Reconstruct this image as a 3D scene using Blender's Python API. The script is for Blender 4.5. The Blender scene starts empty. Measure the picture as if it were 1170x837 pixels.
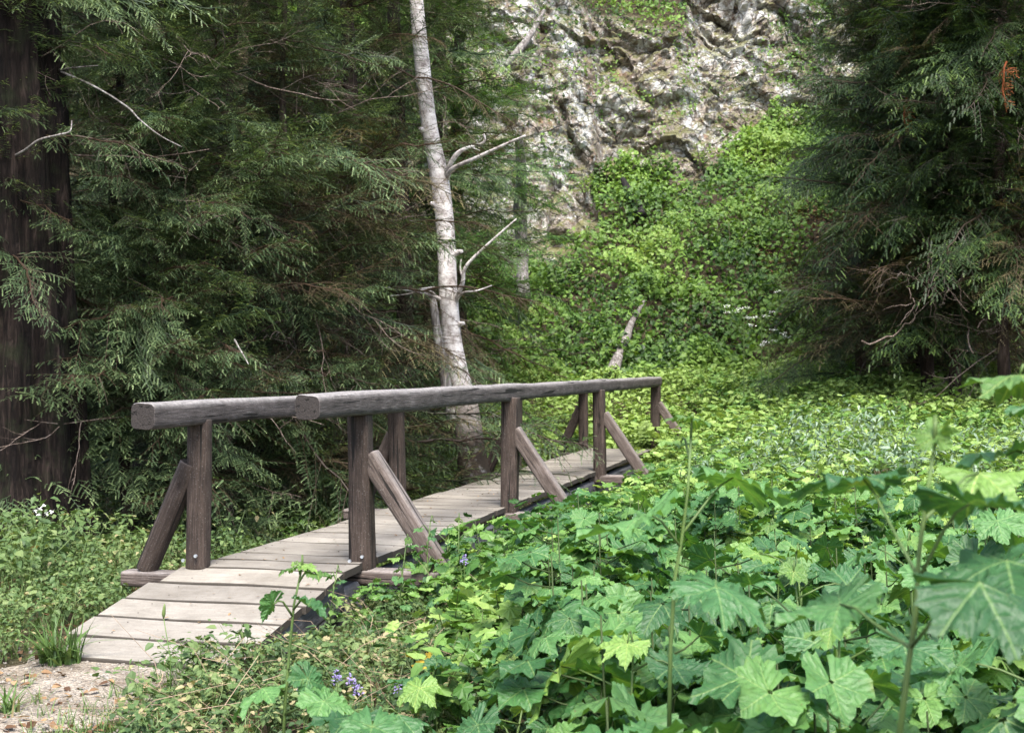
import bpy, math, random
import numpy as np
from mathutils import Vector, Matrix, Euler

C = bpy.context.scene.collection
SC = bpy.context.scene
R = math.radians
F = 1550.0            # focal length in photograph pixels
EYE = 1.25            # eye height above the bridge deck (deck top is z = 0)
rng = np.random.default_rng(11)
random.seed(11)


def P(px, py, Y):
    return Vector(((px - 585) / F * Y, Y, EYE - (py - 418.5) / F * Y))


# ------------------------------------------------------------------ numpy noise
def _h(ix, iy, iz, s):
    n = (ix.astype(np.int64) * 374761393 + iy.astype(np.int64) * 668265263 + iz.astype(np.int64) * 2147483647 + s * 974634777) & 0xFFFFFFFF
    n = ((n ^ (n >> 13)) * 1274126177) & 0xFFFFFFFF
    n = n ^ (n >> 16)
    return (n & 0xFFFFFF) / float(0xFFFFFF)


def vnoise(p, s=0):
    i = np.floor(p).astype(np.int64)
    f = p - i
    f = f * f * (3 - 2 * f)
    r = 0
    for a in (0, 1):
        for b in (0, 1):
            for c in (0, 1):
                w = (f[:, 0] if a else 1 - f[:, 0]) * (f[:, 1] if b else 1 - f[:, 1]) * (f[:, 2] if c else 1 - f[:, 2])
                r = r + w * _h(i[:, 0] + a, i[:, 1] + b, i[:, 2] + c, s)
    return r * 2 - 1


def fbm(p, o=4, s=0):
    r, a, q = 0, .5, np.array(p, float)
    for k in range(o):
        r = r + a * vnoise(q, s + k)
        q = q * 2.03 + 7.1
        a *= .5
    return r


def voro(p, s=0):
    """F1, F2 and a random number of the nearest cell"""
    i = np.floor(p).astype(np.int64)
    f1 = np.full(len(p), 9.)
    f2 = np.full(len(p), 9.)
    cr = np.zeros(len(p))
    for a in (-1, 0, 1):
        for b in (-1, 0, 1):
            for c in (-1, 0, 1):
                x, y, z = i[:, 0] + a, i[:, 1] + b, i[:, 2] + c
                q = np.stack([x + _h(x, y, z, s), y + _h(x, y, z, s + 1), z + _h(x, y, z, s + 2)], 1)
                d = np.linalg.norm(q - p, axis=1)
                m = d < f1
                f2 = np.where(m, f1, np.minimum(f2, d))
                cr = np.where(m, _h(x, y, z, s + 3), cr)
                f1 = np.where(m, d, f1)
    return f1, f2, cr


def sst(a, b, x):
    t = np.clip((x - a) / (b - a), 0, 1)
    return t * t * (3 - 2 * t)


# ------------------------------------------------------------------ mesh helpers
class MB:
    def __init__(self):
        self.v, self.f4, self.f3, self.a, self.n = [], [], [], [], 0
        self.uv = {}

    def add(self, v, tri=None, quad=None, a=0.0, uv=None):
        v = np.asarray(v, float).reshape(-1, 3)
        if uv is not None:
            self.uv[len(self.v)] = uv
        self.v.append(v)
        self.a.append(np.broadcast_to(np.asarray(a, float), (len(v),)))
        if tri is not None and len(tri):
            self.f3.append(np.asarray(tri, np.int64).reshape(-1, 3) + self.n)
        if quad is not None and len(quad):
            self.f4.append(np.asarray(quad, np.int64).reshape(-1, 4) + self.n)
        self.n += len(v)

    def inst(self, tv, tt, M, T, a, ta=None, uv=None):
        """instances of template (tv verts, tt tris) under M (k,3,3) and T (k,3)"""
        k, n = len(T), len(tv)
        if k == 0:
            return
        v = np.einsum('kij,nj->kni', M, tv) + T[:, None, :]
        f = (tt[None] + (np.arange(k) * n)[:, None, None]).reshape(-1, 3)
        at = np.repeat(np.asarray(a, float), n)
        if ta is not None:
            at = at + np.tile(ta, k)
        self.add(v.reshape(-1, 3), tri=f, a=at, uv=None if uv is None else np.tile(uv, (k, 1)))

    def tube(self, pts, rad, sides=6, a=0.0, cap=True):
        pts = np.asarray([tuple(p) for p in pts], float)
        rad = np.broadcast_to(np.asarray(rad, float), (len(pts),))
        d = np.gradient(pts, axis=0)
        d /= np.linalg.norm(d, axis=1)[:, None] + 1e-9
        ref = np.array([0, 0, 1.]) if abs(d[0, 2]) < .8 else np.array([1., 0, 0])
        u = np.cross(d, ref)
        u /= np.linalg.norm(u, axis=1)[:, None] + 1e-9
        w = np.cross(d, u)
        th = np.arange(sides) / sides * 2 * math.pi
        ring = pts[:, None] + rad[:, None, None] * (np.cos(th)[None, :, None] * u[:, None] + np.sin(th)[None, :, None] * w[:, None])
        n = len(pts)
        q = []
        for i in range(n - 1):
            for j in range(sides):
                q.append((i * sides + j, i * sides + (j + 1) % sides, (i + 1) * sides + (j + 1) % sides, (i + 1) * sides + j))
        V = ring.reshape(-1, 3)
        t = []
        if cap:
            V = np.vstack([V, pts[:1], pts[-1:]])
            for j in range(sides):
                t.append((n * sides, (j + 1) % sides, j))
                t.append((n * sides + 1, (n - 1) * sides + j, (n - 1) * sides + (j + 1) % sides))
        self.add(V, tri=t, quad=q, a=a)

    def mesh(self, name, mat, smooth=False):
        v = np.vstack(self.v)
        f3 = np.vstack(self.f3) if self.f3 else np.zeros((0, 3), np.int64)
        f4 = np.vstack(self.f4) if self.f4 else np.zeros((0, 4), np.int64)
        me = bpy.data.meshes.new(name)
        me.vertices.add(len(v))
        me.vertices.foreach_set('co', v.astype(np.float32).ravel())
        nl = len(f3) * 3 + len(f4) * 4
        me.loops.add(nl)
        me.loops.foreach_set('vertex_index', np.concatenate([f3.ravel(), f4.ravel()]).astype(np.int32))
        me.polygons.add(len(f3) + len(f4))
        st = np.concatenate([np.arange(len(f3)) * 3, len(f3) * 3 + np.arange(len(f4)) * 4]).astype(np.int32)
        me.polygons.foreach_set('loop_start', st)
        me.polygons.foreach_set('use_smooth', np.full(len(st), smooth))
        at = me.attributes.new('rnd', 'FLOAT', 'POINT')
        at.data.foreach_set('value', np.concatenate(self.a).astype(np.float32))
        if self.uv:
            U = np.concatenate([self.uv.get(i, np.zeros((len(x), 2))) for i, x in enumerate(self.v)])
            ua = me.attributes.new('luv', 'FLOAT2', 'POINT')
            ua.data.foreach_set('vector', U.astype(np.float32).ravel())
        me.update(calc_edges=True)
        if isinstance(mat, (list, tuple)):
            for m in mat:
                me.materials.append(m)
        else:
            me.materials.append(mat)
        return me

    def build(self, name, mat, parent=None, smooth=False):
        o = bpy.data.objects.new(name, self.mesh(name, mat, smooth))
        C.objects.link(o)
        if parent is not None:
            o.parent = parent
            o.location = -Vector(parent.location) if parent.rotation_euler == Euler((0, 0, 0)) else (0, 0, 0)
        return o


def tag(o, label, cat, group=None, kind=None):
    if kind == 'structure':
        o['kind'] = kind
        return o
    o['label'] = label
    o['category'] = cat
    if group:
        o['group'] = group
    if kind:
        o['kind'] = kind
    return o


def empty(name, loc, label, cat, group=None):
    o = bpy.data.objects.new(name, None)
    C.objects.link(o)
    o.location = loc
    o.empty_display_size = .2
    return tag(o, label, cat, group)


def link(name, me, parent, loc=(0, 0, 0), rot=None, sc=1.0):
    """link a mesh as child; loc is given in the parent's space"""
    o = bpy.data.objects.new(name, me)
    C.objects.link(o)
    o.parent = parent
    o.location = loc
    if rot is not None:
        o.rotation_euler = rot
    o.scale = (sc, sc, sc)
    return o


# ------------------------------------------------------------------ materials
def mat(name):
    m = bpy.data.materials.new(name)
    m.use_nodes = True
    nt = m.node_tree
    nt.nodes.clear()
    return m, nt, nt.nodes, nt.links


def ramp(N, stops, interp='LINEAR'):
    r = N.new('ShaderNodeValToRGB')
    r.color_ramp.interpolation = interp
    e = r.color_ramp.elements
    e[0].position, e[0].color = stops[0][0], (*stops[0][1], 1)
    e[1].position, e[1].color = stops[-1][0], (*stops[-1][1], 1)
    for p, c in stops[1:-1]:
        x = e.new(p)
        x.color = (*c, 1)
    return r


def noise(N, L, vec, scale, detail=6, rough=.6, out='Fac', dist=0):
    n = N.new('ShaderNodeTexNoise')
    n.inputs['Scale'].default_value = scale
    n.inputs['Detail'].default_value = detail
    n.inputs['Roughness'].default_value = rough
    n.inputs['Distortion'].default_value = dist
    if vec is not None:
        L.new(vec, n.inputs['Vector'])
    return n.outputs[out]


def mixc(N, L, a, b, fac, mode='MIX'):
    m = N.new('ShaderNodeMix')
    m.data_type = 'RGBA'
    m.blend_type = mode
    for s, k in ((a, 6), (b, 7), (fac, 0)):
        if isinstance(s, (int, float)):
            m.inputs[k].default_value = s
        elif isinstance(s, tuple):
            m.inputs[k].default_value = (*s, 1)
        else:
            L.new(s, m.inputs[k])
    return m.outputs[2]


def math_(N, L, op, a, b=0.0, clamp=False):
    m = N.new('ShaderNodeMath')
    m.operation = op
    m.use_clamp = clamp
    for s, k in ((a, 0), (b, 1)):
        if isinstance(s, (int, float)):
            m.inputs[k].default_value = s
        else:
            L.new(s, m.inputs[k])
    return m.outputs[0]


def bump(N, L, h, strength=.5, dist=.01, nrm=None):
    b = N.new('ShaderNodeBump')
    b.inputs['Strength'].default_value = strength
    b.inputs['Distance'].default_value = dist
    L.new(h, b.inputs['Height'])
    if nrm is not None:
        L.new(nrm, b.inputs['Normal'])
    return b.outputs[0]


def finish(N, L, col, rough=.7, spec=.3, nrm=None, transl=None, tcol=None):
    b = N.new('ShaderNodeBsdfPrincipled')
    if isinstance(col, tuple):
        b.inputs['Base Color'].default_value = (*col, 1)
    else:
        L.new(col, b.inputs['Base Color'])
    if isinstance(rough, (int, float)):
        b.inputs['Roughness'].default_value = rough
    else:
        L.new(rough, b.inputs['Roughness'])
    b.inputs['Specular IOR Level'].default_value = spec
    if nrm is not None:
        L.new(nrm, b.inputs['Normal'])
    out = N.new('ShaderNodeOutputMaterial')
    if transl:
        t = N.new('ShaderNodeBsdfTranslucent')
        L.new(tcol, t.inputs['Color'])
        mx = N.new('ShaderNodeMixShader')
        mx.inputs[0].default_value = transl
        L.new(b.outputs[0], mx.inputs[1])
        L.new(t.outputs[0], mx.inputs[2])
        L.new(mx.outputs[0], out.inputs[0])
    else:
        L.new(b.outputs[0], out.inputs[0])
    return b


def attr(N, name='rnd'):
    a = N.new('ShaderNodeAttribute')
    a.attribute_name = name
    return a.outputs['Fac']


def leafmat(name, stops, rough=.5, spec=.35, transl=.3, objvar=0.0, tint=(1.25, 1.2, .55), nscale=0, bumps=0):
    m, nt, N, L = mat(name)
    a = attr(N)
    if objvar:
        oi = N.new('ShaderNodeObjectInfo')
        v = math_(N, L, 'SUBTRACT', oi.outputs['Random'], .5)
        v = math_(N, L, 'MULTIPLY', v, objvar)
        a = math_(N, L, 'ADD', a, v, True)
    r = ramp(N, stops)
    L.new(a, r.inputs[0])
    col = r.outputs[0]
    nr = None
    geo = N.new('ShaderNodeNewGeometry')
    if nscale:
        nz = noise(N, L, geo.outputs['Position'], nscale, 3)
        rr = ramp(N, [(.3, (.72, .72, .72)), (.7, (1.25, 1.22, 1.1))])
        L.new(nz, rr.inputs[0])
        col = mixc(N, L, col, rr.outputs[0], 1.0, 'MULTIPLY')
    if bumps:
        nr = bump(N, L, noise(N, L, geo.outputs['Position'], bumps, 2), .6, .01)
    tc = mixc(N, L, col, tint, 1.0, 'MULTIPLY')
    finish(N, L, col, rough, spec, nr, transl, tc)
    return m


M = {}


def wood(name, dark, mid, light, wear, bs=.7):
    m, nt, N, L = mat(name)
    tc = N.new('ShaderNodeTexCoord')
    oi = N.new('ShaderNodeObjectInfo')
    add = N.new('ShaderNodeVectorMath')
    add.operation = 'ADD'
    L.new(tc.outputs['Object'], add.inputs[0])
    cx = N.new('ShaderNodeCombineXYZ')
    o10 = math_(N, L, 'MULTIPLY', oi.outputs['Random'], 37.0)
    for k in range(3):
        L.new(o10, cx.inputs[k])
    L.new(cx.outputs[0], add.inputs[1])
    mp = N.new('ShaderNodeMapping')
    mp.inputs['Scale'].default_value = (1, 1, .07)
    L.new(add.outputs[0], mp.inputs['Vector'])
    grain = noise(N, L, mp.outputs[0], 90, 5, .65, dist=.6)
    big = noise(N, L, add.outputs[0], 5, 6, .7)
    r = ramp(N, [(.33, dark), (.52, mid), (.72, light)])
    g2 = math_(N, L, 'ADD', math_(N, L, 'MULTIPLY', grain, .6), math_(N, L, 'MULTIPLY', big, .4))
    L.new(g2, r.inputs[0])
    col = r.outputs[0]
    # worn, lichened upward faces
    geo = N.new('ShaderNodeNewGeometry')
    sx = N.new('ShaderNodeSeparateXYZ')
    L.new(geo.outputs['Normal'], sx.inputs[0])
    up = math_(N, L, 'MULTIPLY', math_(N, L, 'SUBTRACT', sx.outputs['Z'], .1), 1.3, True)
    sp = noise(N, L, add.outputs[0], 28, 8, .75)
    spr = ramp(N, [(.42, (0, 0, 0)), (.62, (1, 1, 1))])
    L.new(sp, spr.inputs[0])
    f = math_(N, L, 'MULTIPLY', up, math_(N, L, 'ADD', math_(N, L, 'MULTIPLY', spr.outputs[0], .5), .4), True)
    col = mixc(N, L, col, wear, f)
    spk = noise(N, L, add.outputs[0], 140, 3, .6)
    spr2 = ramp(N, [(.64, (0, 0, 0)), (.7, (1, 1, 1))])
    L.new(spk, spr2.inputs[0])
    col = mixc(N, L, col, (.45, .45, .43), math_(N, L, 'MULTIPLY', spr2.outputs[0], .35))
    col = mixc(N, L, col, tuple(x * 1.1 for x in dark), math_(N, L, 'MULTIPLY', attr(N), .85))
    mp2 = N.new('ShaderNodeMapping')
    mp2.inputs['Scale'].default_value = (1, 1, .035)
    L.new(add.outputs[0], mp2.inputs['Vector'])
    chk = noise(N, L, mp2.outputs[0], 30, 3, .5, dist=.3)
    cr = ramp(N, [(.355, (1, 1, 1)), (.375, (0, 0, 0))])
    L.new(chk, cr.inputs[0])
    col = mixc(N, L, col, (.006, .005, .004), math_(N, L, 'MULTIPLY', cr.outputs[0], .9))
    kn = N.new('ShaderNodeTexVoronoi')
    mp3 = N.new('ShaderNodeMapping')
    mp3.inputs['Scale'].default_value = (3.2, 3.2, 1.9)
    L.new(add.outputs[0], mp3.inputs['Vector'])
    L.new(mp3.outputs[0], kn.inputs['Vector'])
    kn.inputs['Scale'].default_value = 1.0
    kr = ramp(N, [(.05, (1, 1, 1)), (.1, (0, 0, 0))])
    L.new(kn.outputs['Distance'], kr.inputs[0])
    col = mixc(N, L, col, (.012, .008, .006), math_(N, L, 'MULTIPLY', kr.outputs[0], .85))
    hh = math_(N, L, 'ADD', grain, math_(N, L, 'MULTIPLY', big, .5))
    hh = math_(N, L, 'SUBTRACT', hh, math_(N, L, 'ADD', cr.outputs[0], kr.outputs[0]))
    nr = bump(N, L, hh, bs, .012)
    finish(N, L, col, .78, .25, nr)
    return m


M['post'] = wood('bridge_timber', (.010, .007, .0055), (.041, .029, .023), (.098, .074, .062), (.19, .165, .15))
M['rail'] = wood('rail_timber', (.02, .0165, .015), (.07, .059, .055), (.155, .137, .131), (.29, .275, .265))
M['brace'] = wood('brace_timber', (.022, .016, .013), (.08, .061, .052), (.18, .148, .132), (.25, .225, .21))
M['girder'] = wood('girder_timber', (.03, .03, .033), (.085, .085, .09), (.16, .16, .165), (.16, .16, .165))


def deckmat():
    m, nt, N, L = mat('deck_planks')
    tc = N.new('ShaderNodeTexCoord')
    a = attr(N)
    cx = N.new('ShaderNodeCombineXYZ')
    L.new(math_(N, L, 'MULTIPLY', a, 50.0), cx.inputs[2])
    add = N.new('ShaderNodeVectorMath')
    add.operation = 'ADD'
    L.new(tc.outputs['Object'], add.inputs[0])
    L.new(cx.outputs[0], add.inputs[1])
    mp = N.new('ShaderNodeMapping')
    mp.inputs['Scale'].default_value = (.06, 1, 1)
    L.new(add.outputs[0], mp.inputs['Vector'])
    grain = noise(N, L, mp.outputs[0], 110, 4, .6)
    big = noise(N, L, add.outputs[0], 3.2, 6, .7)
    fine = noise(N, L, tc.outputs['Object'], 120, 4, .7)
    r = ramp(N, [(.3, (.145, .13, .11)), (.55, (.245, .225, .195)), (.75, (.34, .315, .28))])
    L.new(math_(N, L, 'ADD', math_(N, L, 'MULTIPLY', grain, .45), math_(N, L, 'MULTIPLY', big, .55)), r.inputs[0])
    pr = ramp(N, [(0, (.84, .84, .84)), (1, (1.1, 1.1, 1.08))])
    L.new(a, pr.inputs[0])
    col = mixc(N, L, r.outputs[0], pr.outputs[0], 1, 'MULTIPLY')
    fr = ramp(N, [(.3, (.7, .68, .66)), (.5, (1, 1, 1))])
    L.new(fine, fr.inputs[0])
    col = mixc(N, L, col, fr.outputs[0], .7, 'MULTIPLY')
    # dirt and leaf stains
    st = noise(N, L, tc.outputs['Object'], 1.6, 5, .75)
    sr = ramp(N, [(.46, (0, 0, 0)), (.68, (1, 1, 1))])
    L.new(st, sr.inputs[0])
    col = mixc(N, L, col, (.085, .072, .055), math_(N, L, 'MULTIPLY', sr.outputs[0], .5))
    sp = noise(N, L, tc.outputs['Object'], 45, 3, .6)
    s2 = ramp(N, [(.66, (0, 0, 0)), (.71, (1, 1, 1))])
    L.new(sp, s2.inputs[0])
    col = mixc(N, L, col, (.12, .085, .055), math_(N, L, 'MULTIPLY', s2.outputs[0], .7))
    # plank edges and joints darkened: shade of the gaps put into the colour
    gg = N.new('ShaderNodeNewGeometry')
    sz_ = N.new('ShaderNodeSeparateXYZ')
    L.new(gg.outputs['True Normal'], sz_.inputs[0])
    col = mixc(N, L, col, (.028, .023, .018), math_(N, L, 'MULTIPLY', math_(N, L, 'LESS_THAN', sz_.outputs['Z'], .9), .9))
    nr = bump(N, L, math_(N, L, 'ADD', grain, fine), .35, .006)
    finish(N, L, col, .85, .2, nr)
    return m


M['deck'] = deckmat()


def simple(name, c, rough=.6, metal=0.0, n=0, spec=.3):
    m, nt, N, L = mat(name)
    if n:
        geo = N.new('ShaderNodeNewGeometry')
        r = ramp(N, [(.3, tuple(x * .55 for x in c)), (.7, tuple(min(1, x * 1.35) for x in c))])
        L.new(noise(N, L, geo.outputs['Position'], n, 5, .7), r.inputs[0])
        b = finish(N, L, r.outputs[0], rough, spec)
    else:
        b = finish(N, L, c, rough, spec)
    b.inputs['Metallic'].default_value = metal
    return m


M['nail'] = simple('rusty_nail', (.03, .02, .016), .7)
M['bolt'] = simple('galvanised_bolt', (.55, .58, .62), .4, .8)


def barkmat(name, dark, mid, light, scale=1.0, vert=.12, moss=None, bd=.03, bsr=.9):
    m, nt, N, L = mat(name)
    tc = N.new('ShaderNodeTexCoord')
    mp = N.new('ShaderNodeMapping')
    mp.inputs['Scale'].default_value = (1, 1, vert)
    L.new(tc.outputs['Object'], mp.inputs['Vector'])
    g = noise(N, L, mp.outputs[0], 14 * scale, 7, .65, dist=.8)
    b = noise(N, L, tc.outputs['Object'], 2.2 * scale, 5, .6)
    r = ramp(N, [(.40, dark), (.52, mid), (.64, light)])
    L.new(math_(N, L, 'ADD', math_(N, L, 'MULTIPLY', g, .7), math_(N, L, 'MULTIPLY', b, .3)), r.inputs[0])
    col = r.outputs[0]
    if moss:
        mr = ramp(N, [(.5, (0, 0, 0)), (.65, (1, 1, 1))])
        L.new(noise(N, L, tc.outputs['Object'], 4, 6, .7), mr.inputs[0])
        col = mixc(N, L, col, moss, math_(N, L, 'MULTIPLY', mr.outputs[0], .6))
    finish(N, L, col, .9, .15, bump(N, L, g, bsr, bd))
    return m


M['redwood_bark'] = barkmat('redwood_bark', (.003, .002, .0018), (.013, .009, .0075), (.045, .032, .027), 1.5, .14, moss=(.022, .028, .013), bd=.08, bsr=1.0)
M['dark_bark'] = barkmat('dark_bark', (.012, .008, .006), (.035, .023, .018), (.07, .05, .042), 1.6, .12)
M['conifer_bark'] = barkmat('conifer_bark', (.015, .01, .008), (.045, .032, .026), (.1, .08, .068), 1.6, .12, moss=(.05, .07, .03))


def aldermat():
    m, nt, N, L = mat('pale_alder_bark')
    tc = N.new('ShaderNodeTexCoord')
    o = tc.outputs['Object']
    mp = N.new('ShaderNodeMapping')
    mp.inputs['Scale'].default_value = (1, 1, 3.2)
    L.new(o, mp.inputs['Vector'])
    a = noise(N, L, o, 7, 8, .72)
    r = ramp(N, [(.34, (.1, .08, .07)), (.44, (.33, .295, .28)), (.55, (.52, .49, .475)), (.72, (.74, .72, .7))])
    L.new(a, r.inputs[0])
    lent = noise(N, L, mp.outputs[0], 26, 4, .6)
    lr = ramp(N, [(.58, (1, 1, 1)), (.67, (.28, .23, .2))])
    L.new(lent, lr.inputs[0])
    col = mixc(N, L, r.outputs[0], lr.outputs[0], .8, 'MULTIPLY')
    sx = N.new('ShaderNodeSeparateXYZ')
    L.new(o, sx.inputs[0])
    low = math_(N, L, 'ADD', math_(N, L, 'MULTIPLY', sx.outputs['Z'], -.85), 1.25, True)
    mossn = noise(N, L, o, 9, 5, .7)
    mr = ramp(N, [(.28, (0, 0, 0)), (.44, (1, 1, 1))])
    L.new(mossn, mr.inputs[0])
    col = mixc(N, L, col, (.062, .046, .034), math_(N, L, 'MULTIPLY', low, mr.outputs[0]))
    finish(N, L, col, .8, .25, bump(N, L, math_(N, L, 'ADD', a, math_(N, L, 'MULTIPLY', lent, .6)), .6, .03))
    return m


M['alder'] = aldermat()
M['deadwood'] = barkmat('grey_dead_wood', (.05, .042, .038), (.17, .155, .145), (.36, .345, .33), 2.5, .1, bd=.01)
M['deadtwig'] = barkmat('brown_dead_twig', (.04, .028, .022), (.12, .092, .076), (.24, .2, .18), 3, .1, bd=.005)
M['blacklog'] = barkmat('charred_log', (.006, .006, .006), (.02, .018, .018), (.045, .04, .04), 3, .1, bd=.01)


def groundmat():
    m, nt, N, L = mat('forest_soil')
    geo = N.new('ShaderNodeNewGeometry')
    p = geo.outputs['Position']
    a = noise(N, L, p, 1.2, 6, .7)
    b = noise(N, L, p, 30, 6, .75)
    r = ramp(N, [(.3, (.03, .02, .014)), (.5, (.085, .06, .042)), (.7, (.16, .12, .085))])
    L.new(b, r.inputs[0])
    g = ramp(N, [(.4, (0, 0, 0)), (.62, (1, 1, 1))])
    L.new(a, g.inputs[0])
    col = mixc(N, L, r.outputs[0], (.05, .075, .02), math_(N, L, 'MULTIPLY', g.outputs[0], .6))
    finish(N, L, col, .95, .1, bump(N, L, b, .9, .04))
    return m


M['ground'] = groundmat()


def pathmat():
    m, nt, N, L = mat('gravel_path')
    geo = N.new('ShaderNodeNewGeometry')
    p = geo.outputs['Position']
    v = N.new('ShaderNodeTexVoronoi')
    v.inputs['Scale'].default_value = 75
    L.new(p, v.inputs['Vector'])
    r = ramp(N, [(0, (.15, .128, .105)), (.5, (.27, .24, .2)), (1, (.4, .37, .32))])
    L.new(v.outputs['Color'], r.inputs[0])
    big = noise(N, L, p, 3, 6, .7)
    br = ramp(N, [(.35, (.5, .44, .38)), (.6, (1.05, 1.03, 1))])
    L.new(big, br.inputs[0])
    col = mixc(N, L, r.outputs[0], br.outputs[0], 1, 'MULTIPLY')
    h = math_(N, L, 'ADD', math_(N, L, 'MULTIPLY', v.outputs['Distance'], -1.0), noise(N, L, p, 20, 5, .7))
    finish(N, L, col, .95, .1, bump(N, L, h, .8, .015))
    return m


M['path'] = pathmat()


def rockmat():
    m, nt, N, L = mat('lichened_rock')
    geo = N.new('ShaderNodeNewGeometry')
    p = geo.outputs['Position']
    n1 = noise(N, L, p, 1.1, 8, .7)
    n2 = noise(N, L, p, 4.5, 8, .72, dist=.5)
    n3 = noise(N, L, p, .7, 4, .6)
    n4 = noise(N, L, p, 2.4, 7, .7)
    base = ramp(N, [(.3, (.1, .085, .07)), (.45, (.24, .2, .165)), (.6, (.37, .325, .275)), (.75, (.48, .45, .41))])
    L.new(n2, base.inputs[0])
    col = base.outputs[0]
    # rusty and ochre staining
    rr = ramp(N, [(.56, (0, 0, 0)), (.64, (1, 1, 1))])
    L.new(n4, rr.inputs[0])
    col = mixc(N, L, col, (.23, .1, .05), math_(N, L, 'MULTIPLY', rr.outputs[0], .55))
    # pale lichen
    lr = ramp(N, [(.49, (0, 0, 0)), (.54, (1, 1, 1))])
    L.new(math_(N, L, 'ADD', math_(N, L, 'MULTIPLY', n1, .5), math_(N, L, 'MULTIPLY', noise(N, L, p, 6, 7, .75), .5)), lr.inputs[0])
    col = mixc(N, L, col, (.7, .7, .68), math_(N, L, 'MULTIPLY', lr.outputs[0], .85))
    cm = N.new('ShaderNodeMapping')
    cm.inputs['Scale'].default_value = (1.5, 1.0, 2.6)
    cm.inputs['Rotation'].default_value = (0, .45, 0)
    dp = N.new('ShaderNodeMix')
    dp.data_type = 'VECTOR'
    dp.inputs[0].default_value = .18
    L.new(p, dp.inputs[4])
    L.new(noise(N, L, p, 2.2, 4, .6, out='Color'), dp.inputs[5])
    L.new(dp.outputs[1], cm.inputs['Vector'])
    cks = []
    for sc_, wd_ in ((1.1, .035), (3.1, .05)):
        cv = N.new('ShaderNodeTexVoronoi')
        cv.feature = 'DISTANCE_TO_EDGE'
        cv.inputs['Scale'].default_value = sc_
        L.new(cm.outputs[0], cv.inputs['Vector'])
        ck = ramp(N, [(0, (1, 1, 1)), (wd_, (0, 0, 0))])
        L.new(cv.outputs['Distance'], ck.inputs[0])
        cks.append(math_(N, L, 'MULTIPLY', ck.outputs[0], noise(N, L, p, 1.5, 2, .5)))
    crack = math_(N, L, 'ADD', math_(N, L, 'MULTIPLY', cks[0], 1.2), math_(N, L, 'MULTIPLY', cks[1], .55), True)
    col = mixc(N, L, col, (.02, .016, .012), crack)
    # moss on ledges
    sx = N.new('ShaderNodeSeparateXYZ')
    L.new(geo.outputs['Normal'], sx.inputs[0])
    mo = math_(N, L, 'ADD', math_(N, L, 'MULTIPLY', sx.outputs['Z'], .35), noise(N, L, p, 1.9, 6, .7))
    mr = ramp(N, [(.6, (0, 0, 0)), (.72, (1, 1, 1))])
    L.new(mo, mr.inputs[0])
    col = mixc(N, L, col, (.13, .135, .045), math_(N, L, 'MULTIPLY', mr.outputs[0], .8))
    # soil where the slope is overgrown
    soil = ramp(N, [(.3, (.03, .022, .014)), (.55, (.09, .07, .045)), (.75, (.15, .13, .07))])
    L.new(noise(N, L, p, 9, 6, .7), soil.inputs[0])
    col = mixc(N, L, soil.outputs[0], col, attr(N))
    finish(N, L, col, .9, .15, bump(N, L, math_(N, L, 'SUBTRACT', math_(N, L, 'ADD', n2, math_(N, L, 'MULTIPLY', noise(N, L, p, 22, 5, .7), .4)), crack), .9, .14))
    return m


M['rock'] = rockmat()

M['broad'] = None


def leafveins(N, L):
    """main veins of a palmate blade and the ribbing between them, from the blade's own flat coordinates"""
    at = N.new('ShaderNodeAttribute')
    at.attribute_name = 'luv'
    sp = N.new('ShaderNodeSeparateXYZ')
    L.new(at.outputs['Vector'], sp.inputs[0])
    x, y = sp.outputs[0], math_(N, L, 'ABSOLUTE', sp.outputs[1])
    best, bu = None, None
    for a in (0, 54, 112):
        c, s_ = math.cos(R(a)), math.sin(R(a))
        u = math_(N, L, 'ADD', math_(N, L, 'MULTIPLY', x, c), math_(N, L, 'MULTIPLY', y, s_))
        v = math_(N, L, 'ABSOLUTE', math_(N, L, 'SUBTRACT', math_(N, L, 'MULTIPLY', x, s_), math_(N, L, 'MULTIPLY', y, c)))
        v = math_(N, L, 'ADD', v, math_(N, L, 'MULTIPLY', math_(N, L, 'LESS_THAN', u, 0.0), 5.0))
        if best is None:
            best, bu = v, u
        else:
            lt = math_(N, L, 'LESS_THAN', v, best)
            bu = math_(N, L, 'ADD', math_(N, L, 'MULTIPLY', lt, u), math_(N, L, 'MULTIPLY', math_(N, L, 'SUBTRACT', 1.0, lt), bu))
            best = math_(N, L, 'MINIMUM', v, best)
    wdt = math_(N, L, 'ADD', math_(N, L, 'MULTIPLY', bu, -.014), .017)
    main = math_(N, L, 'SUBTRACT', 1.0, math_(N, L, 'DIVIDE', best, wdt), True)
    t = math_(N, L, 'MULTIPLY', math_(N, L, 'SUBTRACT', bu, math_(N, L, 'MULTIPLY', best, .85)), 11.0)
    gp = N.new('ShaderNodeNewGeometry').outputs['Position']
    t = math_(N, L, 'ADD', t, math_(N, L, 'MULTIPLY', noise(N, L, gp, 45, 3, .6), .9))
    pp = math_(N, L, 'PINGPONG', t, .5)
    quilt = math_(N, L, 'MINIMUM', math_(N, L, 'MULTIPLY', pp, 3.0), 1.0)
    sec = math_(N, L, 'SUBTRACT', 1.0, math_(N, L, 'MULTIPLY', pp, 11.0), True)
    vein = math_(N, L, 'MAXIMUM', main, math_(N, L, 'MULTIPLY', sec, .35))
    return vein, quilt, at


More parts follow.
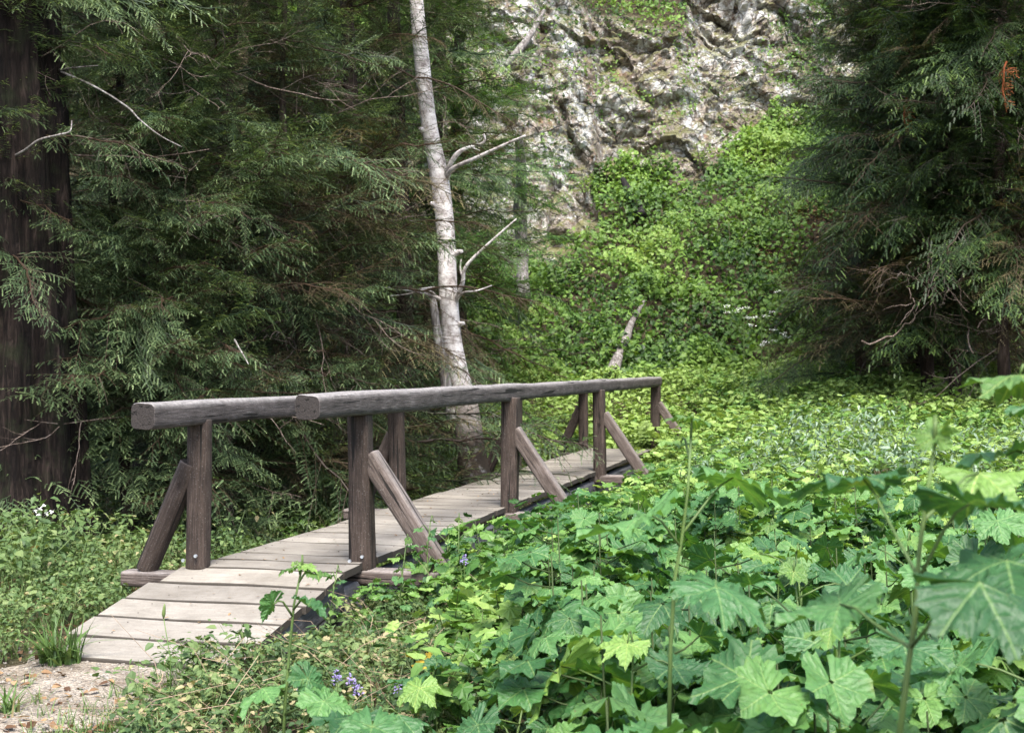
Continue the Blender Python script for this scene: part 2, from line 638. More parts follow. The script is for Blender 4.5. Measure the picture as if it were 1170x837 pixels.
def broadmat(name, dark, mid, light, rough=.42, fill=False):
    """big wrinkled leaves: rnd holds 2 + vein strength; object coordinates run along the blade"""
    m, nt, N, L = mat(name)
    geo = N.new('ShaderNodeNewGeometry')
    oi = N.new('ShaderNodeObjectInfo')
    vein, quilt, luv = leafveins(N, L)
    n1 = noise(N, L, geo.outputs['Position'], 22, 4, .6)
    rnd = geo.outputs['Random Per Island'] if fill else oi.outputs['Random']
    f = math_(N, L, 'ADD', math_(N, L, 'MULTIPLY', n1, .4), math_(N, L, 'MULTIPLY', rnd, .6))
    r = ramp(N, [(.2, dark), (.5, mid), (.8, light)])
    L.new(f, r.inputs[0])
    col = mixc(N, L, r.outputs[0], (light[0] * 1.9 + .03, light[1] * 1.5, light[2] * 1.8), math_(N, L, 'MULTIPLY', vein, .5))
    qr = ramp(N, [(0, (.9, .92, .92)), (1, (1.05, 1.04, 1.0))])
    L.new(quilt, qr.inputs[0])
    col = mixc(N, L, col, qr.outputs[0], 1, 'MULTIPLY')
    sp = ramp(N, [(.71, (0, 0, 0)), (.74, (1, 1, 1))])
    L.new(noise(N, L, geo.outputs['Position'], 60, 3, .5), sp.inputs[0])
    col = mixc(N, L, col, (.11, .09, .03), math_(N, L, 'MULTIPLY', sp.outputs[0], .7))
    wr = ramp(N, [(.62, (0, 0, 0)), (.72, (1, 1, 1))])
    L.new(noise(N, L, geo.outputs['Position'], 9, 5, .7), wr.inputs[0])
    col = mixc(N, L, col, (.15, .19, .04), math_(N, L, 'MULTIPLY', wr.outputs[0], .55))
    fine = noise(N, L, geo.outputs['Position'], 240, 2, .5)
    h = math_(N, L, 'ADD', math_(N, L, 'SUBTRACT', quilt, math_(N, L, 'MULTIPLY', vein, .8)), math_(N, L, 'MULTIPLY', fine, .9))
    nr = bump(N, L, h, .5, .004)
    tcol = mixc(N, L, col, (1.5, 1.45, .45), 1, 'MULTIPLY')
    finish(N, L, col, rough + .06, .45, nr, .3, tcol)
    return m


M['broad'] = broadmat('broad_leaf', (.025, .08, .027), (.048, .135, .043), (.1, .22, .065))
M['broad_young'] = broadmat('young_leaf', (.06, .13, .03), (.11, .21, .045), (.18, .3, .07))
M['stem'] = leafmat('green_stem', [(0, (.06, .1, .03)), (.5, (.1, .16, .05)), (1, (.12, .08, .05))], .5, .3, .1, nscale=9)
M['field'] = leafmat('field_leaf', [(0, (.02, .06, .014)), (.35, (.05, .125, .024)), (.7, (.12, .23, .045)), (1, (.25, .36, .095))], .48, .4, .34)
M['field_blue'] = leafmat('grey_green_leaf', [(0, (.05, .09, .045)), (.5, (.1, .165, .09)), (1, (.24, .31, .22))], .45, .4, .25)
M['bramble'] = leafmat('hillside_leaf', [(0, (.022, .055, .014)), (.25, (.06, .125, .025)), (.5, (.12, .22, .042)), (.8, (.175, .29, .06)), (1, (.22, .32, .08))], .5, .35, .34, nscale=.6)
M['weeds'] = leafmat('weed_leaf', [(0, (.045, .085, .03)), (.5, (.095, .155, .05)), (.85, (.17, .22, .08)), (1, (.3, .26, .14))], .55, .3, .3)
M['grass'] = leafmat('grass_blade', [(0, (.05, .1, .025)), (.6, (.11, .18, .05)), (.9, (.2, .23, .09)), (1, (.38, .32, .18))], .5, .3, .25)
M['dry'] = simple('dry_stalk', (.3, .22, .15), .8, n=6)
M['litter'] = leafmat('dead_leaf', [(0, (.07, .04, .025)), (.5, (.17, .1, .055)), (.85, (.3, .2, .11)), (1, (.42, .3, .2))], .8, .1, .15)
M['yellow'] = leafmat('yellow_leaf', [(0, (.36, .25, .03)), (1, (.5, .37, .05))], .6, .2, .35)
M['purple'] = simple('lilac_petal', (.22, .18, .36), .7, n=60)
M['white'] = simple('white_petal', (.75, .76, .72), .7)
M['pebble'] = simple('pebble', (.2, .18, .155), .9, n=30)
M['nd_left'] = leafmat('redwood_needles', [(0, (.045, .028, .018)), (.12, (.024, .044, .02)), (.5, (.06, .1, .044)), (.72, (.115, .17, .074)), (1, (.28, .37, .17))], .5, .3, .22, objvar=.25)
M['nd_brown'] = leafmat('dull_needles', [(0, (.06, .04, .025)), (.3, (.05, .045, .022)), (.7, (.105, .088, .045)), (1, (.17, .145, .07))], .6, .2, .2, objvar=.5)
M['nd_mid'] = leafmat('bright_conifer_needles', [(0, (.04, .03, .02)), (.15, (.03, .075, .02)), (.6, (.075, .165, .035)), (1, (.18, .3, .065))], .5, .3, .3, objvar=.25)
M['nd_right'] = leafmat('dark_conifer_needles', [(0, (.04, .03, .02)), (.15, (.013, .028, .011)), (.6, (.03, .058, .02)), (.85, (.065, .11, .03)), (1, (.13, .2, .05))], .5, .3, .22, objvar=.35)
M['rust'] = leafmat('rusty_dead_needles', [(0, (.2, .06, .025)), (1, (.42, .14, .06))], .7, .1, .2)

# ------------------------------------------------------------------ bridge frame
ANG = R(14.5)
DX, DY = math.sin(ANG), math.cos(ANG)
L1 = Vector((-1.97, 8.54, 0))


def B(s, ac, z=0.0):
    return Vector((L1.x + DX * s + DY * ac, L1.y + DY * s - DX * ac, z))


def s_ac(x, y):
    rx, ry = x - L1.x, y - L1.y
    return rx * DX + ry * DY, rx * DY - ry * DX


def foot(x):
    """where the hillside begins"""
    return 25.0 + 2.2 * sst(-1, -8, x) * 1.0 - .6 * sst(3, 9, x)


def G(x, y):
    x = np.asarray(x, float)
    y = np.asarray(y, float)
    s, ac = s_ac(x, y)
    nb = (1 - sst(1.0, 3.5, np.abs(ac - .5))) * (1 - sst(13.6, 17, s))
    z = -.31 + .31 * sst(7, 16, y) * (1 - .7 * nb) + .75 * sst(15, 26, y) * (1 - nb)
    field = sst(1.2, 4.5, ac)
    z = z + field * .28 * sst(6, 15, y)
    gul = np.exp(-((s - 6.3) / 4.8) ** 4)
    z = z - gul * (.85 * (1 - .84 * sst(1.0, 2.0, ac))) * (1 - .62 * sst(-.15, -1.0, ac))
    p = np.stack([x.ravel(), y.ravel(), 0 * x.ravel()], 1)
    nz = (.09 * fbm(p * .9, 4, 3)).reshape(x.shape)
    near = np.exp(-((s + 1.9) / 1.2) ** 2 - ((ac - .2) / 1.2) ** 2)
    return z + nz * (1 - .85 * near)


# ground sheet
def make_ground():
    mb = MB()
    xs = np.concatenate([[-150, -90, -55, -35, -24], np.arange(-18, 22.01, .16), [26, 35, 55, 90, 150]])
    ys = np.concatenate([[-120, -60, -25, -10, -4], np.arange(0, 34, .16), [38, 50, 80, 150]])
    X, Y = np.meshgrid(xs, ys)
    Z = G(X, Y)
    V = np.stack([X, Y, Z], -1).reshape(-1, 3)
    nx = len(xs)
    i = np.arange(len(ys) - 1)[:, None] * nx + np.arange(nx - 1)[None]
    q = np.stack([i, i + 1, i + nx + 1, i + nx], -1).reshape(-1, 4)
    mb.add(V, quad=q)
    o = mb.build('ground', M['ground'], smooth=True)
    tag(o, None, None, kind='structure')


make_ground()


def make_path():
    mb = MB()
    n, k = 40, 22
    V = []
    for i in range(n):
        t = i / (n - 1)
        s = -1.25 - 5.5 * t
        c = B(s, .42 - .55 * t - 1.6 * t * t)
        w = .62 + .25 * t
        for j in range(k):
            a = (j / (k - 1) * 2 - 1) * (w + .12 * math.sin(i * .9 + (j > k / 2) * 2) + .07 * math.sin(i * 2.3))
            x, y = c.x + DY * a, c.y - DX * a
            V.append((x, y, 0))
    V = np.array(V)
    edge = np.abs(np.tile(np.linspace(-1, 1, k), n))
    V[:, 2] = G(V[:, 0], V[:, 1]) + .02 - .045 * edge ** 6
    q = [(i * k + j, i * k + j + 1, (i + 1) * k + j + 1, (i + 1) * k + j) for i in range(n - 1) for j in range(k - 1)]
    mb.add(V, quad=q)
    tag(mb.build('path', M['path'], smooth=True), None, None, kind='structure')
    # pebbles: stuff
    mb = MB()
    ico_v = np.array([(0, 0, 1), (1, 0, 0), (0, 1, 0), (-1, 0, 0), (0, -1, 0), (0, 0, -1)], float)
    ico_t = np.array([(0, 1, 2), (0, 2, 3), (0, 3, 4), (0, 4, 1), (5, 2, 1), (5, 3, 2), (5, 4, 3), (5, 1, 4)])
    N_ = 2600
    s = -1.3 - rng.random(N_) * 2.6
    a = .3 + rng.normal(0, .5, N_)
    T = np.stack([L1.x + DX * s + DY * a, L1.y + DY * s - DX * a, 0 * s], 1)
    T[:, 2] = G(T[:, 0], T[:, 1]) + .02
    sz = .003 + .011 * rng.random(N_) ** 3
    Mx = np.zeros((N_, 3, 3))
    th = rng.random(N_) * 6.28
    Mx[:, 0, 0] = np.cos(th) * sz * 1.4
    Mx[:, 0, 1] = -np.sin(th) * sz
    Mx[:, 1, 0] = np.sin(th) * sz * 1.4
    Mx[:, 1, 1] = np.cos(th) * sz
    Mx[:, 2, 2] = sz * .7
    mb.inst(ico_v, ico_t, Mx, T, rng.random(N_))
    tag(mb.build('gravel', M['pebble'], smooth=True), 'loose small gravel scattered over the sandy path before the bridge', 'gravel', kind='stuff')


make_path()


# ------------------------------------------------------------------ timber
def timber(name, p0, p1, w, h, parent, m, n=4.5, rings=14, wob=.006, up=Vector((0, 0, 1)), taper=0.0, seed=0, sides=28, cut0=None, cut1=None):
    """a rough beam from p0 to p1 (world); local z runs along it"""
    p0, p1 = Vector(p0), Vector(p1)
    ax = (p1 - p0)
    L_ = ax.length
    ax.normalize()
    xa = up.cross(ax)
    if xa.length < .2:
        xa = Vector((DY, -DX, 0)).cross(ax)
    xa.normalize()
    ya = ax.cross(xa)
    th = np.arange(sides) / sides * 2 * math.pi
    c, s = np.cos(th), np.sin(th)
    rr = 1 / (np.abs(c) ** n + np.abs(s) ** n) ** (1 / n)
    V = []
    zs = np.concatenate([[0, .005, .015], np.linspace(.06, L_ - .06, rings), [L_ - .015, L_ - .005, L_]])
    for i, z in enumerate(zs):
        e = min(z, L_ - z)
        k = 1 - .05 * max(0, 1 - e / .012) ** 2
        k *= 1 - taper * z / L_
        x = c * rr * w / 2 * k
        y = s * rr * h / 2 * k
        q = np.stack([x * 6 + seed * 7.7, y * 6, np.full_like(x, z * 1.1)], 1)
        d = vnoise(q, seed) * wob + vnoise(q * 3.1, seed + 5) * wob * .4
        bx = .012 * math.sin(z * 1.3 + seed) * min(1, L_ / 2)
        V.append(np.stack([x * (1 + d / (w / 2)) + bx * .5, y * (1 + d / (h / 2)), np.full_like(x, z)], 1))
    V = np.concatenate(V)
    nr = len(zs)
    q = [(i * sides + j, i * sides + (j + 1) % sides, (i + 1) * sides + (j + 1) % sides, (i + 1) * sides + j) for i in range(nr - 1) for j in range(sides)]
    mb = MB()
    b = len(V) + 2 * sides
    ends = np.vstack([V[:sides], V[-sides:]])
    V = np.vstack([V, ends, [[0, 0, 0]], [[0, 0, L_]]])
    e_ = b - 2 * sides
    t = [(b, e_ + (j + 1) % sides, e_ + j) for j in range(sides)] + [(b + 1, e_ + sides + j, e_ + sides + (j + 1) % sides) for j in range(sides)]
    ea = np.zeros(len(V))
    ea[e_:] = 1
    mb.add(V, tri=t, quad=q, a=ea)
    me = mb.mesh(name, m, True)
    o = bpy.data.objects.new(name, me)
    C.objects.link(o)
    o.parent = parent
    mat3 = Matrix((xa, ya, ax)).transposed()
    o.rotation_euler = mat3.to_euler()
    o.location = p0 - parent.location
    return o


def make_bridge():
    root = empty('footbridge', B(0, .48, -.1), 'weathered timber footbridge with log handrails and pale plank deck over the overgrown gully', 'footbridge')
    # deck: planks in one mesh, a level part and a ramp at the near end
    mb = MB()
    pitch = .30
    s = -1.50
    END = 12.5
    k = 0
    W0, W1 = -.02, .97

    def zd(s):
        return min(0.0, .175 * (s - .05)) if s < .05 else 0.0

    while s < END:
        gp = .012 if s < .3 else .0045
        a, b = s + gp, s + pitch - gp
        rr = random.random()
        l = W0 - .16 * float(sst(.15, -.6, s)) + random.uniform(-.012, .012)
        if s < -1.25:
            l += .1
        r_ = W1 + random.uniform(-.012, .012)
        th = .045
        j = random.uniform(-.002, .003)
        n = 8
        V = []
        prof = [(a, 0), (a + .004, .0), (a + .012, .004), (b - .012, .004), (b - .004, 0), (b, 0)]
        sec = [(a, -th), (a, -.006), (a + .006, 0), (b - .006, 0), (b, -.006), (b, -th)]
        for i in range(n):
            ac = l + (r_ - l) * i / (n - 1)
            sag = .003 * math.sin(i * 1.1 + k)
            for (ss, zz) in sec:
                p = B(ss, ac)
                V.append((p.x, p.y, zd(ss) + zz + j + sag))
        m_ = len(sec)
        q = [(i * m_ + c, i * m_ + (c + 1) % m_, (i + 1) * m_ + (c + 1) % m_, (i + 1) * m_ + c) for i in range(n - 1) for c in range(m_)]
        V = np.array(V)
        e0 = [(0, 1, 2), (0, 2, 3), (0, 3, 4), (0, 4, 5)]
        o_ = (n - 1) * m_
        e1 = [(o_, o_ + 2, o_ + 1), (o_, o_ + 3, o_ + 2), (o_, o_ + 4, o_ + 3), (o_, o_ + 5, o_ + 4)]
        mb.add(V, tri=e0 + e1, quad=q, a=rr)
        s += pitch
        k += 1
    # deck mesh expressed in the bridge's own axes so the grain runs along the planks
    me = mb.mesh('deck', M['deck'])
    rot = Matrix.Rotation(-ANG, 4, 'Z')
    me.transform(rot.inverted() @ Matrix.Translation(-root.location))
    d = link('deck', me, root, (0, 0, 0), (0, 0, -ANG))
    # nail heads
    nb_ = MB()
    s = -1.50
    while s < 9:
        for ds in (.07, .22):
            for ac in (.07, .9):
                q = B(s + ds + random.uniform(-.015, .015), ac + random.uniform(-.015, .015), zd(s + ds) + .004)
                nb_.tube([q, q + Vector((0, 0, .0025))], .0035, 6)
        s += pitch
    nb_.build('nail_heads', M['nail'], root)
    # girders under the deck edges
    for ac in (.06, .89):
        for (s0, s1, z0, z1) in ((-1.38, .1, -.40, -.155), (.1, 12.6, -.19, -.19)):
            timber('girder', B(s0, ac, z0 if s0 < 0 else -.25), B(s1, ac, -.165 if s0 < 0 else -.25), .11, .26 if s0 > 0 else .2, root, M['girder'], 8, 24, .004, seed=int(ac * 100) + int(s0))
    # posts, sills, braces
    LP = [(0.0, -.01), (3.86, -.03), (8.15, -.03), (12.25, -.02)]
    RP = [(.43, .93), (3.95, .99), (8.2, 1.0), (13.0, .95)]
    zl, zr = 1.034, 1.09
    for side, posts, ztop in ((-1, LP, zl), (1, RP, zr)):
        for i, (ps, pa) in enumerate(posts):
            lean = .02 * side * (1 if i % 2 else -1)
            top = ztop - .15
            pw = .142 if i else .142
            foot_ = -.02 if side < 0 else -.05
            po = timber('post', B(ps, pa, foot_ - (.0 if i == 0 else .06)), B(ps + lean, pa + lean * .4, top + .035), pw, pw * 1.02, root, M['post'], 3.2 if side < 0 else 7, 12, .008, seed=20 + i + 9 * side)
            if i == 0:
                bl = MB()
                for (ds, da) in ((-.02, -.055), (.04, .03)):
                    q = B(ps - .078, pa + da, foot_ + .06 + .03 * (ds > 0))
                    bl.tube([q, q + Vector((-DX * .014, -DY * .014, 0))], .011, 6)
                bo = bl.mesh('bolt', M['bolt'])
                b2 = bpy.data.objects.new('bolt', bo)
                C.objects.link(b2)
                b2.parent = po
                b2.matrix_parent_inverse = (Matrix.Translation(root.location) @ Matrix.LocRotScale(po.location, po.rotation_euler, None)).inverted()
            # sill
            o_in, o_out = pa - side * .12, pa + side * (.50 if side < 0 else .60)
            timber('sill', B(ps, o_in, -.095), B(ps, o_out, -.095), .15, .10, root, M['brace'], 9, 6, .003, seed=40 + i + 9 * side)
            # brace
            fo = .34 if side < 0 else .52
            wz = .12 if side > 0 else .125
            timber('brace', B(ps - .0, pa + side * (fo + .02), -.045), B(ps, pa + side * .045, .68 if side > 0 else .64), wz, wz * 1.05, root, M['brace'] if side > 0 else M['post'], 9 if side > 0 else 2.6, 8, .005, seed=60 + i + 9 * side)
    timber('handrail', B(.0 - .67, -.015, zl - .075), B(12.75, -.02, zl - .075), .16, .152, root, M['rail'], 4.6, 70, .009, seed=81)
    timber('handrail', B(.43 - .89, .93, zr - .074), B(13.2, .955, zr - .074), .165, .152, root, M['rail'], 4.6, 70, .010, seed=85)


make_bridge()


# ------------------------------------------------------------------ hillside
zbx = ([-6, -1, .3, 1.26, 2.2, 3.2, 4.2, 5.1, 6.7, 9, 14], [3.0, 3.2, 3.6, 4.2, 5.5, 5.7, 5.5, 6.3, 6.9, 8, 9])
ztx = ([-6, 1.5, 2.6, 3.6, 4.3, 4.9, 14], [12, 10.2, 9.7, 9.3, 9.7, 12.5, 13])


def hill_pt(x, z):
    """base surface (before rock relief): Y as a function of x and z"""
    x = np.asarray(x, float)
    z = np.asarray(z, float)
    zb = np.interp(x, *zbx)
    zt = np.interp(x, *ztx)
    y = foot(x) + 1.42 * np.minimum(z - .3, zb - .3)
    y = y + .42 * np.clip(z - zb, 0, zt - zb)
    y = y + 1.25 * np.clip(z - zt, 0, 100)
    return y


def rockness(x, z):
    zb = np.interp(x, *zbx)
    zt = np.interp(x, *ztx)
    p = np.stack([x.ravel() * .9, z.ravel() * .9, 0 * x.ravel() + 3], 1)
    n = (fbm(p, 4, 31) * 1.4).reshape(x.shape)
    r = sst(-.35, .35, z - zb + n * 1.1) * (1 - sst(-.2, .5, z - zt + n * .7))
    r = r * sst(-4.0, -1.0, x) * (1 - sst(9.5, 12, x))
    return r


def relief(x, z):
    y = hill_pt(x, z)
    p = np.stack([x.ravel(), y.ravel(), z.ravel()], 1)
    q = p + .25 * np.stack([fbm(p * 1.3, 3, 51), fbm(p * 1.3, 3, 52), fbm(p * 1.3, 3, 53)], 1)
    f1, f2, cr = voro(q @ np.array([[.8, 0, .35], [0, .5, 0], [-.35, 0, 1.1]]) * .8, 60)
    g1, g2, gr = voro(q @ np.array([[1.8, 0, .9], [0, 1.2, 0], [-.9, 0, 2.6]]), 70)
    h1, h2, hr = voro(q * np.array([4.5, 2.5, 6.5]), 75)
    d = .8 * (cr - .5) * sst(0, .3, f2 - f1) + .34 * (gr - .5) * sst(0, .35, g2 - g1) + .12 * (hr - .4) * sst(0, .4, h2 - h1)
    d -= .22 * np.exp(-((f2 - f1) / .10) ** 2) + .09 * np.exp(-((g2 - g1) / .12) ** 2)
    d += .5 * fbm(p * .45, 3, 80) + .10 * fbm(p * 3.5, 4, 81)
    # ledges overhanging
    for (kz, kx, am, sd_) in ((.62, .22, .46, 85), (1.7, -.35, .16, 87)):
        ff = (p[:, 2] * kz + kx * p[:, 0] + 1.1 * fbm(p * .8, 3, sd_)) % 1
        d += am * (1 - ff) ** 1.3 * np.clip(.35 + 1.6 * fbm(p * .55, 2, sd_ + 1), 0, 1) - am * .15
    rk = rockness(np.asarray(x, float), np.asarray(z, float)).ravel()
    soft = .35 * fbm(p * .5, 3, 90) + .12 * fbm(p * 1.8, 3, 91)
    dd = rk * d + (1 - rk) * soft
    # a hollow high on the cliff
    hol = np.exp(-(((p[:, 0] - 5.35) / .75) ** 2 + ((p[:, 2] - 10.5) / .8) ** 2) ** 1.5)
    dd = dd - 1.7 * hol
    nrm = np.array([-.1, -.95, .16])
    out = p + dd[:, None] * nrm
    return out, rk


def make_hill():
    xs = np.concatenate([np.arange(-60, -14, 3.0), np.arange(-14, -3, .35), np.arange(-3, 12, .055), np.arange(12, 22, .4), np.arange(22, 61, 3.0)])
    zs = np.concatenate([np.arange(-.6, 4, .085), np.arange(4, 13.2, .05), np.arange(13.2, 30, .6)])
    X, Z = np.meshgrid(xs, zs)
    V, rk = relief(X, Z)
    nx = len(xs)
    i = np.arange(len(zs) - 1)[:, None] * nx + np.arange(nx - 1)[None]
    q = np.stack([i, i + 1, i + nx + 1, i + nx], -1).reshape(-1, 4)
    mb = MB()
    mb.add(V, quad=q, a=rk)
    tag(mb.build('rocky_hillside', M['rock'], smooth=False), None, None, kind='structure')


make_hill()

# ------------------------------------------------------------------ leaf templates
def ovate(w=.3, fold=.08, droop=.12):
    v = np.array([(0, 0, 0), (.33, 0, -.0), (.68, 0, -droop * .4), (1, 0, -droop),
                  (.28, w, fold), (.62, w * .82, fold - droop * .4), (.28, -w, fold), (.62, -w * .82, fold - droop * .4)], float)
    t = np.array([(0, 1, 4), (1, 5, 4), (1, 2, 5), (2, 3, 5), (0, 6, 1), (1, 6, 7), (1, 7, 2), (2, 7, 3)])
    return v, t


def lobe_r(th, lobes, base=.16):
    r = np.full_like(th, base)
    for (a, l, w) in lobes:
        d = np.abs((th - a + math.pi) % (2 * math.pi) - math.pi)
        r = np.maximum(r, l * np.clip(1 - d / w, 0, 1) ** .62 * (1 - .12 * np.cos(0)))
    return r


PALM = [(0, 1.0, .74), (R(54), .9, .72), (R(-54), .9, .72), (R(112), .72, .74), (R(-112), .72, .74)]
TRI = [(0, 1.0, .75), (R(75), .72, .75), (R(-75), .72, .75)]


def lobed(n=18, lobes=PALM, ser=.07, seed=0, wr=.05, droop=.2):
    r0 = np.random.default_rng(seed)
    th = np.linspace(-math.pi * .93, math.pi * .93, n)
    r = lobe_r(th, lobes, .66) * (1 + ser * np.where(np.arange(n) % 2, 1, -1)) * (1 + r0.normal(0, .05, n))
    x, y = r * np.cos(th), r * np.sin(th)
    z = wr * np.where(np.arange(n) % 2, 1, -1) + r0.normal(0, .03, n) - droop * r ** 2
    v = np.vstack([[(0, 0, .03)], np.stack([x, y, z], 1)])
    v[:, 0] += .35
    v *= .72
    t = np.array([(0, i, i + 1) for i in range(1, n)])
    return v, t


LEAF_O = [ovate(.30, .09, .15), ovate(.24, .05, .3), ovate(.36, .12, .1)]
LEAF_L = [lobed(18, PALM, .08, 1), lobed(16, TRI, .09, 2, .05, .3), lobed(20, PALM, .1, 3, .07, .12)]


def rots(yaw, pitch, roll):
    """(k,3,3): roll about x, then pitch (tip down positive) about y, then yaw about z"""
    cy, sy, cp, sp, cr, sr = np.cos(yaw), np.sin(yaw), np.cos(pitch), np.sin(pitch), np.cos(roll), np.sin(roll)
    z = np.zeros_like(cy)
    o = z + 1
    Rz = np.stack([cy, -sy, z, sy, cy, z, z, z, o], -1).reshape(-1, 3, 3)
    Ry = np.stack([cp, z, sp, z, o, z, -sp, z, cp], -1).reshape(-1, 3, 3)
    Rx = np.stack([o, z, z, z, cr, -sr, z, sr, cr], -1).reshape(-1, 3, 3)
    return Rz @ Ry @ Rx


def plant_template(seed, stems, leaves, height, spread, size):
    """leaf positions and frames of one leafy plant, plus its stems as polylines"""
    r = np.random.default_rng(seed)
    P_, Yw, Pt, Rl, Sz, St = [], [], [], [], [], []
    for k in range(stems):
        a = r.random() * 6.28
        sp = spread * math.sqrt(r.random())
        h = height * (.6 + .45 * r.random()) * (1 - .25 * (sp / spread) ** 2)
        top = np.array([math.cos(a) * sp, math.sin(a) * sp, h])
        mid = np.array([top[0] * .35, top[1] * .35, h * .55])
        St.append(np.array([[0, 0, -.05], mid * .5, mid, top]))
        for j in range(leaves):
            t = 1 - (j / leaves) * .75
            q = (1 - t) * mid + t * top if t > .5 else mid * t * 2
            ya = a + j * 2.4 + r.normal(0, .3)
            pl = size * (.4 + .5 * r.random())
            P_.append(q + np.array([math.cos(ya) * pl, math.sin(ya) * pl, pl * .3]))
            Yw.append(ya)
            Pt.append(.15 + .35 * r.normal() + .4 * (1 - t))
            Rl.append(r.normal(0, .3))
            Sz.append(size * (.55 + .6 * r.random()) * (.65 if j == 0 else 1))
    return np.array(P_), rots(np.array(Yw), np.array(Pt), np.array(Rl)), np.array(Sz), St


def scatter(mb, pts, templates, leafset, scale=(.8, 1.25), tone=None, stem_mb=None, stem_r=.003, seed=0, tonevar=.22):
    r = np.random.default_rng(seed)
    for n, (x, y, z) in enumerate(pts):
        tp, tm, ts, st = templates[r.integers(len(templates))]
        a = r.random() * 6.28
        s = r.uniform(*scale)
        Rz = np.array([[math.cos(a), -math.sin(a), 0], [math.sin(a), math.cos(a), 0], [0, 0, 1]])
        pos = (tp * s) @ Rz.T + np.array([x, y, z])
        Mx = (Rz @ tm) * (ts * s)[:, None, None]
        base = tone[n] if tone is not None else .5
        at = np.clip(base + r.normal(0, tonevar, len(pos)), 0, 1)
        li = r.integers(len(leafset), size=len(pos))
        for k, (lv, lt) in enumerate(leafset):
            m_ = li == k
            mb.inst(lv, lt, Mx[m_], pos[m_], at[m_])
        if stem_mb is not None:
            for line in st:
                stem_mb.tube((line * s) @ Rz.T + np.array([x, y, z]), [stem_r * 1.3, stem_r, stem_r, stem_r * .5], 3, .3, cap=False)


def jitter_grid(x0, x1, y0, y1, dfun, seed=0):
    """points of varying density (dfun gives the spacing)"""
    r = np.random.default_rng(seed)
    out = []
    y = y0
    while y < y1:
        d = dfun(y)
        n = int((x1(y) - x0(y)) / d)
        if n > 0:
            xs = x0(y) + (np.arange(n) + r.random(n)) * d
            ys = y + (r.random(n) - .5) * d * 1.3
            out.append(np.stack([xs, ys], 1))
        y += d
    return np.vstack(out)


def in_bridge(x, y, m=.0):
    s, ac = s_ac(x, y)
    return (s > -1.75) & (s < 12.75) & (ac > -.15 - m) & (ac < 1.08 + m)


# ------------------------------------------------------------------ right-hand field
def make_field():
    r = np.random.default_rng(5)
    tmpl = [plant_template(100 + i, 5, 8, .52, .30, .105) for i in range(10)]
    small = [plant_template(200 + i, 5, 9, .40, .26, .07) for i in range(8)]
    pts = jitter_grid(lambda y: -.34 * y - 2 if y > 19 else (-.17 * y if y > 11.5 else -1.6 + (y - 8.5) * .2586 + .55), lambda y: y * .40 + .6, 5.2, 26.5, lambda y: .25 if y < 10 else .3, 6)
    s, ac = s_ac(pts[:, 0], pts[:, 1])
    keep = (~in_bridge(pts[:, 0], pts[:, 1], .02)) & ((ac > .9) | (s > 12.8) | ((ac < -.45) & (pts[:, 1] > 11.5)))
    keep &= ~((pts[:, 1] > 20.5) & (pts[:, 0] > 5.3) & (r.random(len(pts)) < .0))
    # the bare, brownish patch right of the ramp
    bare = np.exp(-(((pts[:, 0] + .75) / .85) ** 2 + ((pts[:, 1] - 6.3) / 1.5) ** 2) ** 2)
    keep &= r.random(len(pts)) > bare * 1.0
    keep &= ~((ac < 2.0) & (s < -.6) & (pts[:, 0] < -.2))
    pts = pts[keep]
    s, ac = s_ac(pts[:, 0], pts[:, 1])
    z = G(pts[:, 0], pts[:, 1])
    # plants beside the deck stay low
    p3 = np.stack([pts[:, 0], pts[:, 1], 0 * pts[:, 0]], 1)
    tn = .5 + .75 * fbm(p3 * .5, 3, 8) + .44 * sst(7.5, 17, pts[:, 1])
    hs = 1 + .5 * fbm(p3 * .8, 3, 9)
    near = sst(.9, 2.2, ac)
    mb, sm = MB(), MB()
    big = (pts[:, 1] < 13) & (r.random(len(pts)) < .8)
    blue = (np.exp(-(((pts[:, 0] - 3.9) / 2.0) ** 2 + ((pts[:, 1] - 13.2) / 2.0) ** 2)) > .35) & (r.random(len(pts)) < .45)
    lowm = (near < .5) & (s < 11.5)
    for msk, T_, LS, sc in ((big & ~blue & ~lowm, tmpl, LEAF_L, (.85, 1.25)), (~big & ~blue & ~lowm, small, LEAF_L + LEAF_O[:1], (.95, 1.45)), (lowm & ~blue, small, LEAF_L, (.6, .95))):
        q = np.column_stack([pts[msk], z[msk]])
        scatter(mb, q, T_, LS, sc, tn[msk], sm, .0035, 12)
    k = ((ac > 1.12) & (ac < 1.9) & (s > .9) & (s < 4.4)) | ((ac > 1.15) & (ac < 2.6) & (s > 11.0) & (s < 16)) | ((ac > -.4) & (ac < 1.2) & (s > 13.0) & (s < 15))
    scatter(mb, np.column_stack([pts[k], z[k]])[::2], tmpl, LEAF_L, (1.0, 1.5), tn[k][::2], sm, .0035, 14)
    tag(mb.build('undergrowth', M['field']), 'dense light green lobed leaf undergrowth filling the clearing right of the bridge', 'undergrowth', kind='stuff')
    M['stalk0'] = leafmat('undergrowth_stem', [(0, (.03, .05, .015)), (1, (.08, .1, .03))], .6, .2, .1, nscale=9)
    so = sm.build('stems', M['stalk0'])
    tag(so, 'thin green stems rising through the leafy undergrowth of the clearing', 'stems', kind='stuff')
    mb2 = MB()
    q = np.column_stack([pts[blue], z[blue] + .05])
    tb = [plant_template(300 + i, 7, 9, .62, .3, .085) for i in range(6)]
    scatter(mb2, q, tb, [ovate(.15, .05, .1), ovate(.12, .02, .3)], (.9, 1.3), .45 + .1 * tn[blue], None, .003, 13, .3)
    tag(mb2.build('willow_scrub', M['field_blue']), 'low grey green scrub of narrow leaves behind the broad foreground leaves', 'scrub', kind='stuff')


make_field()


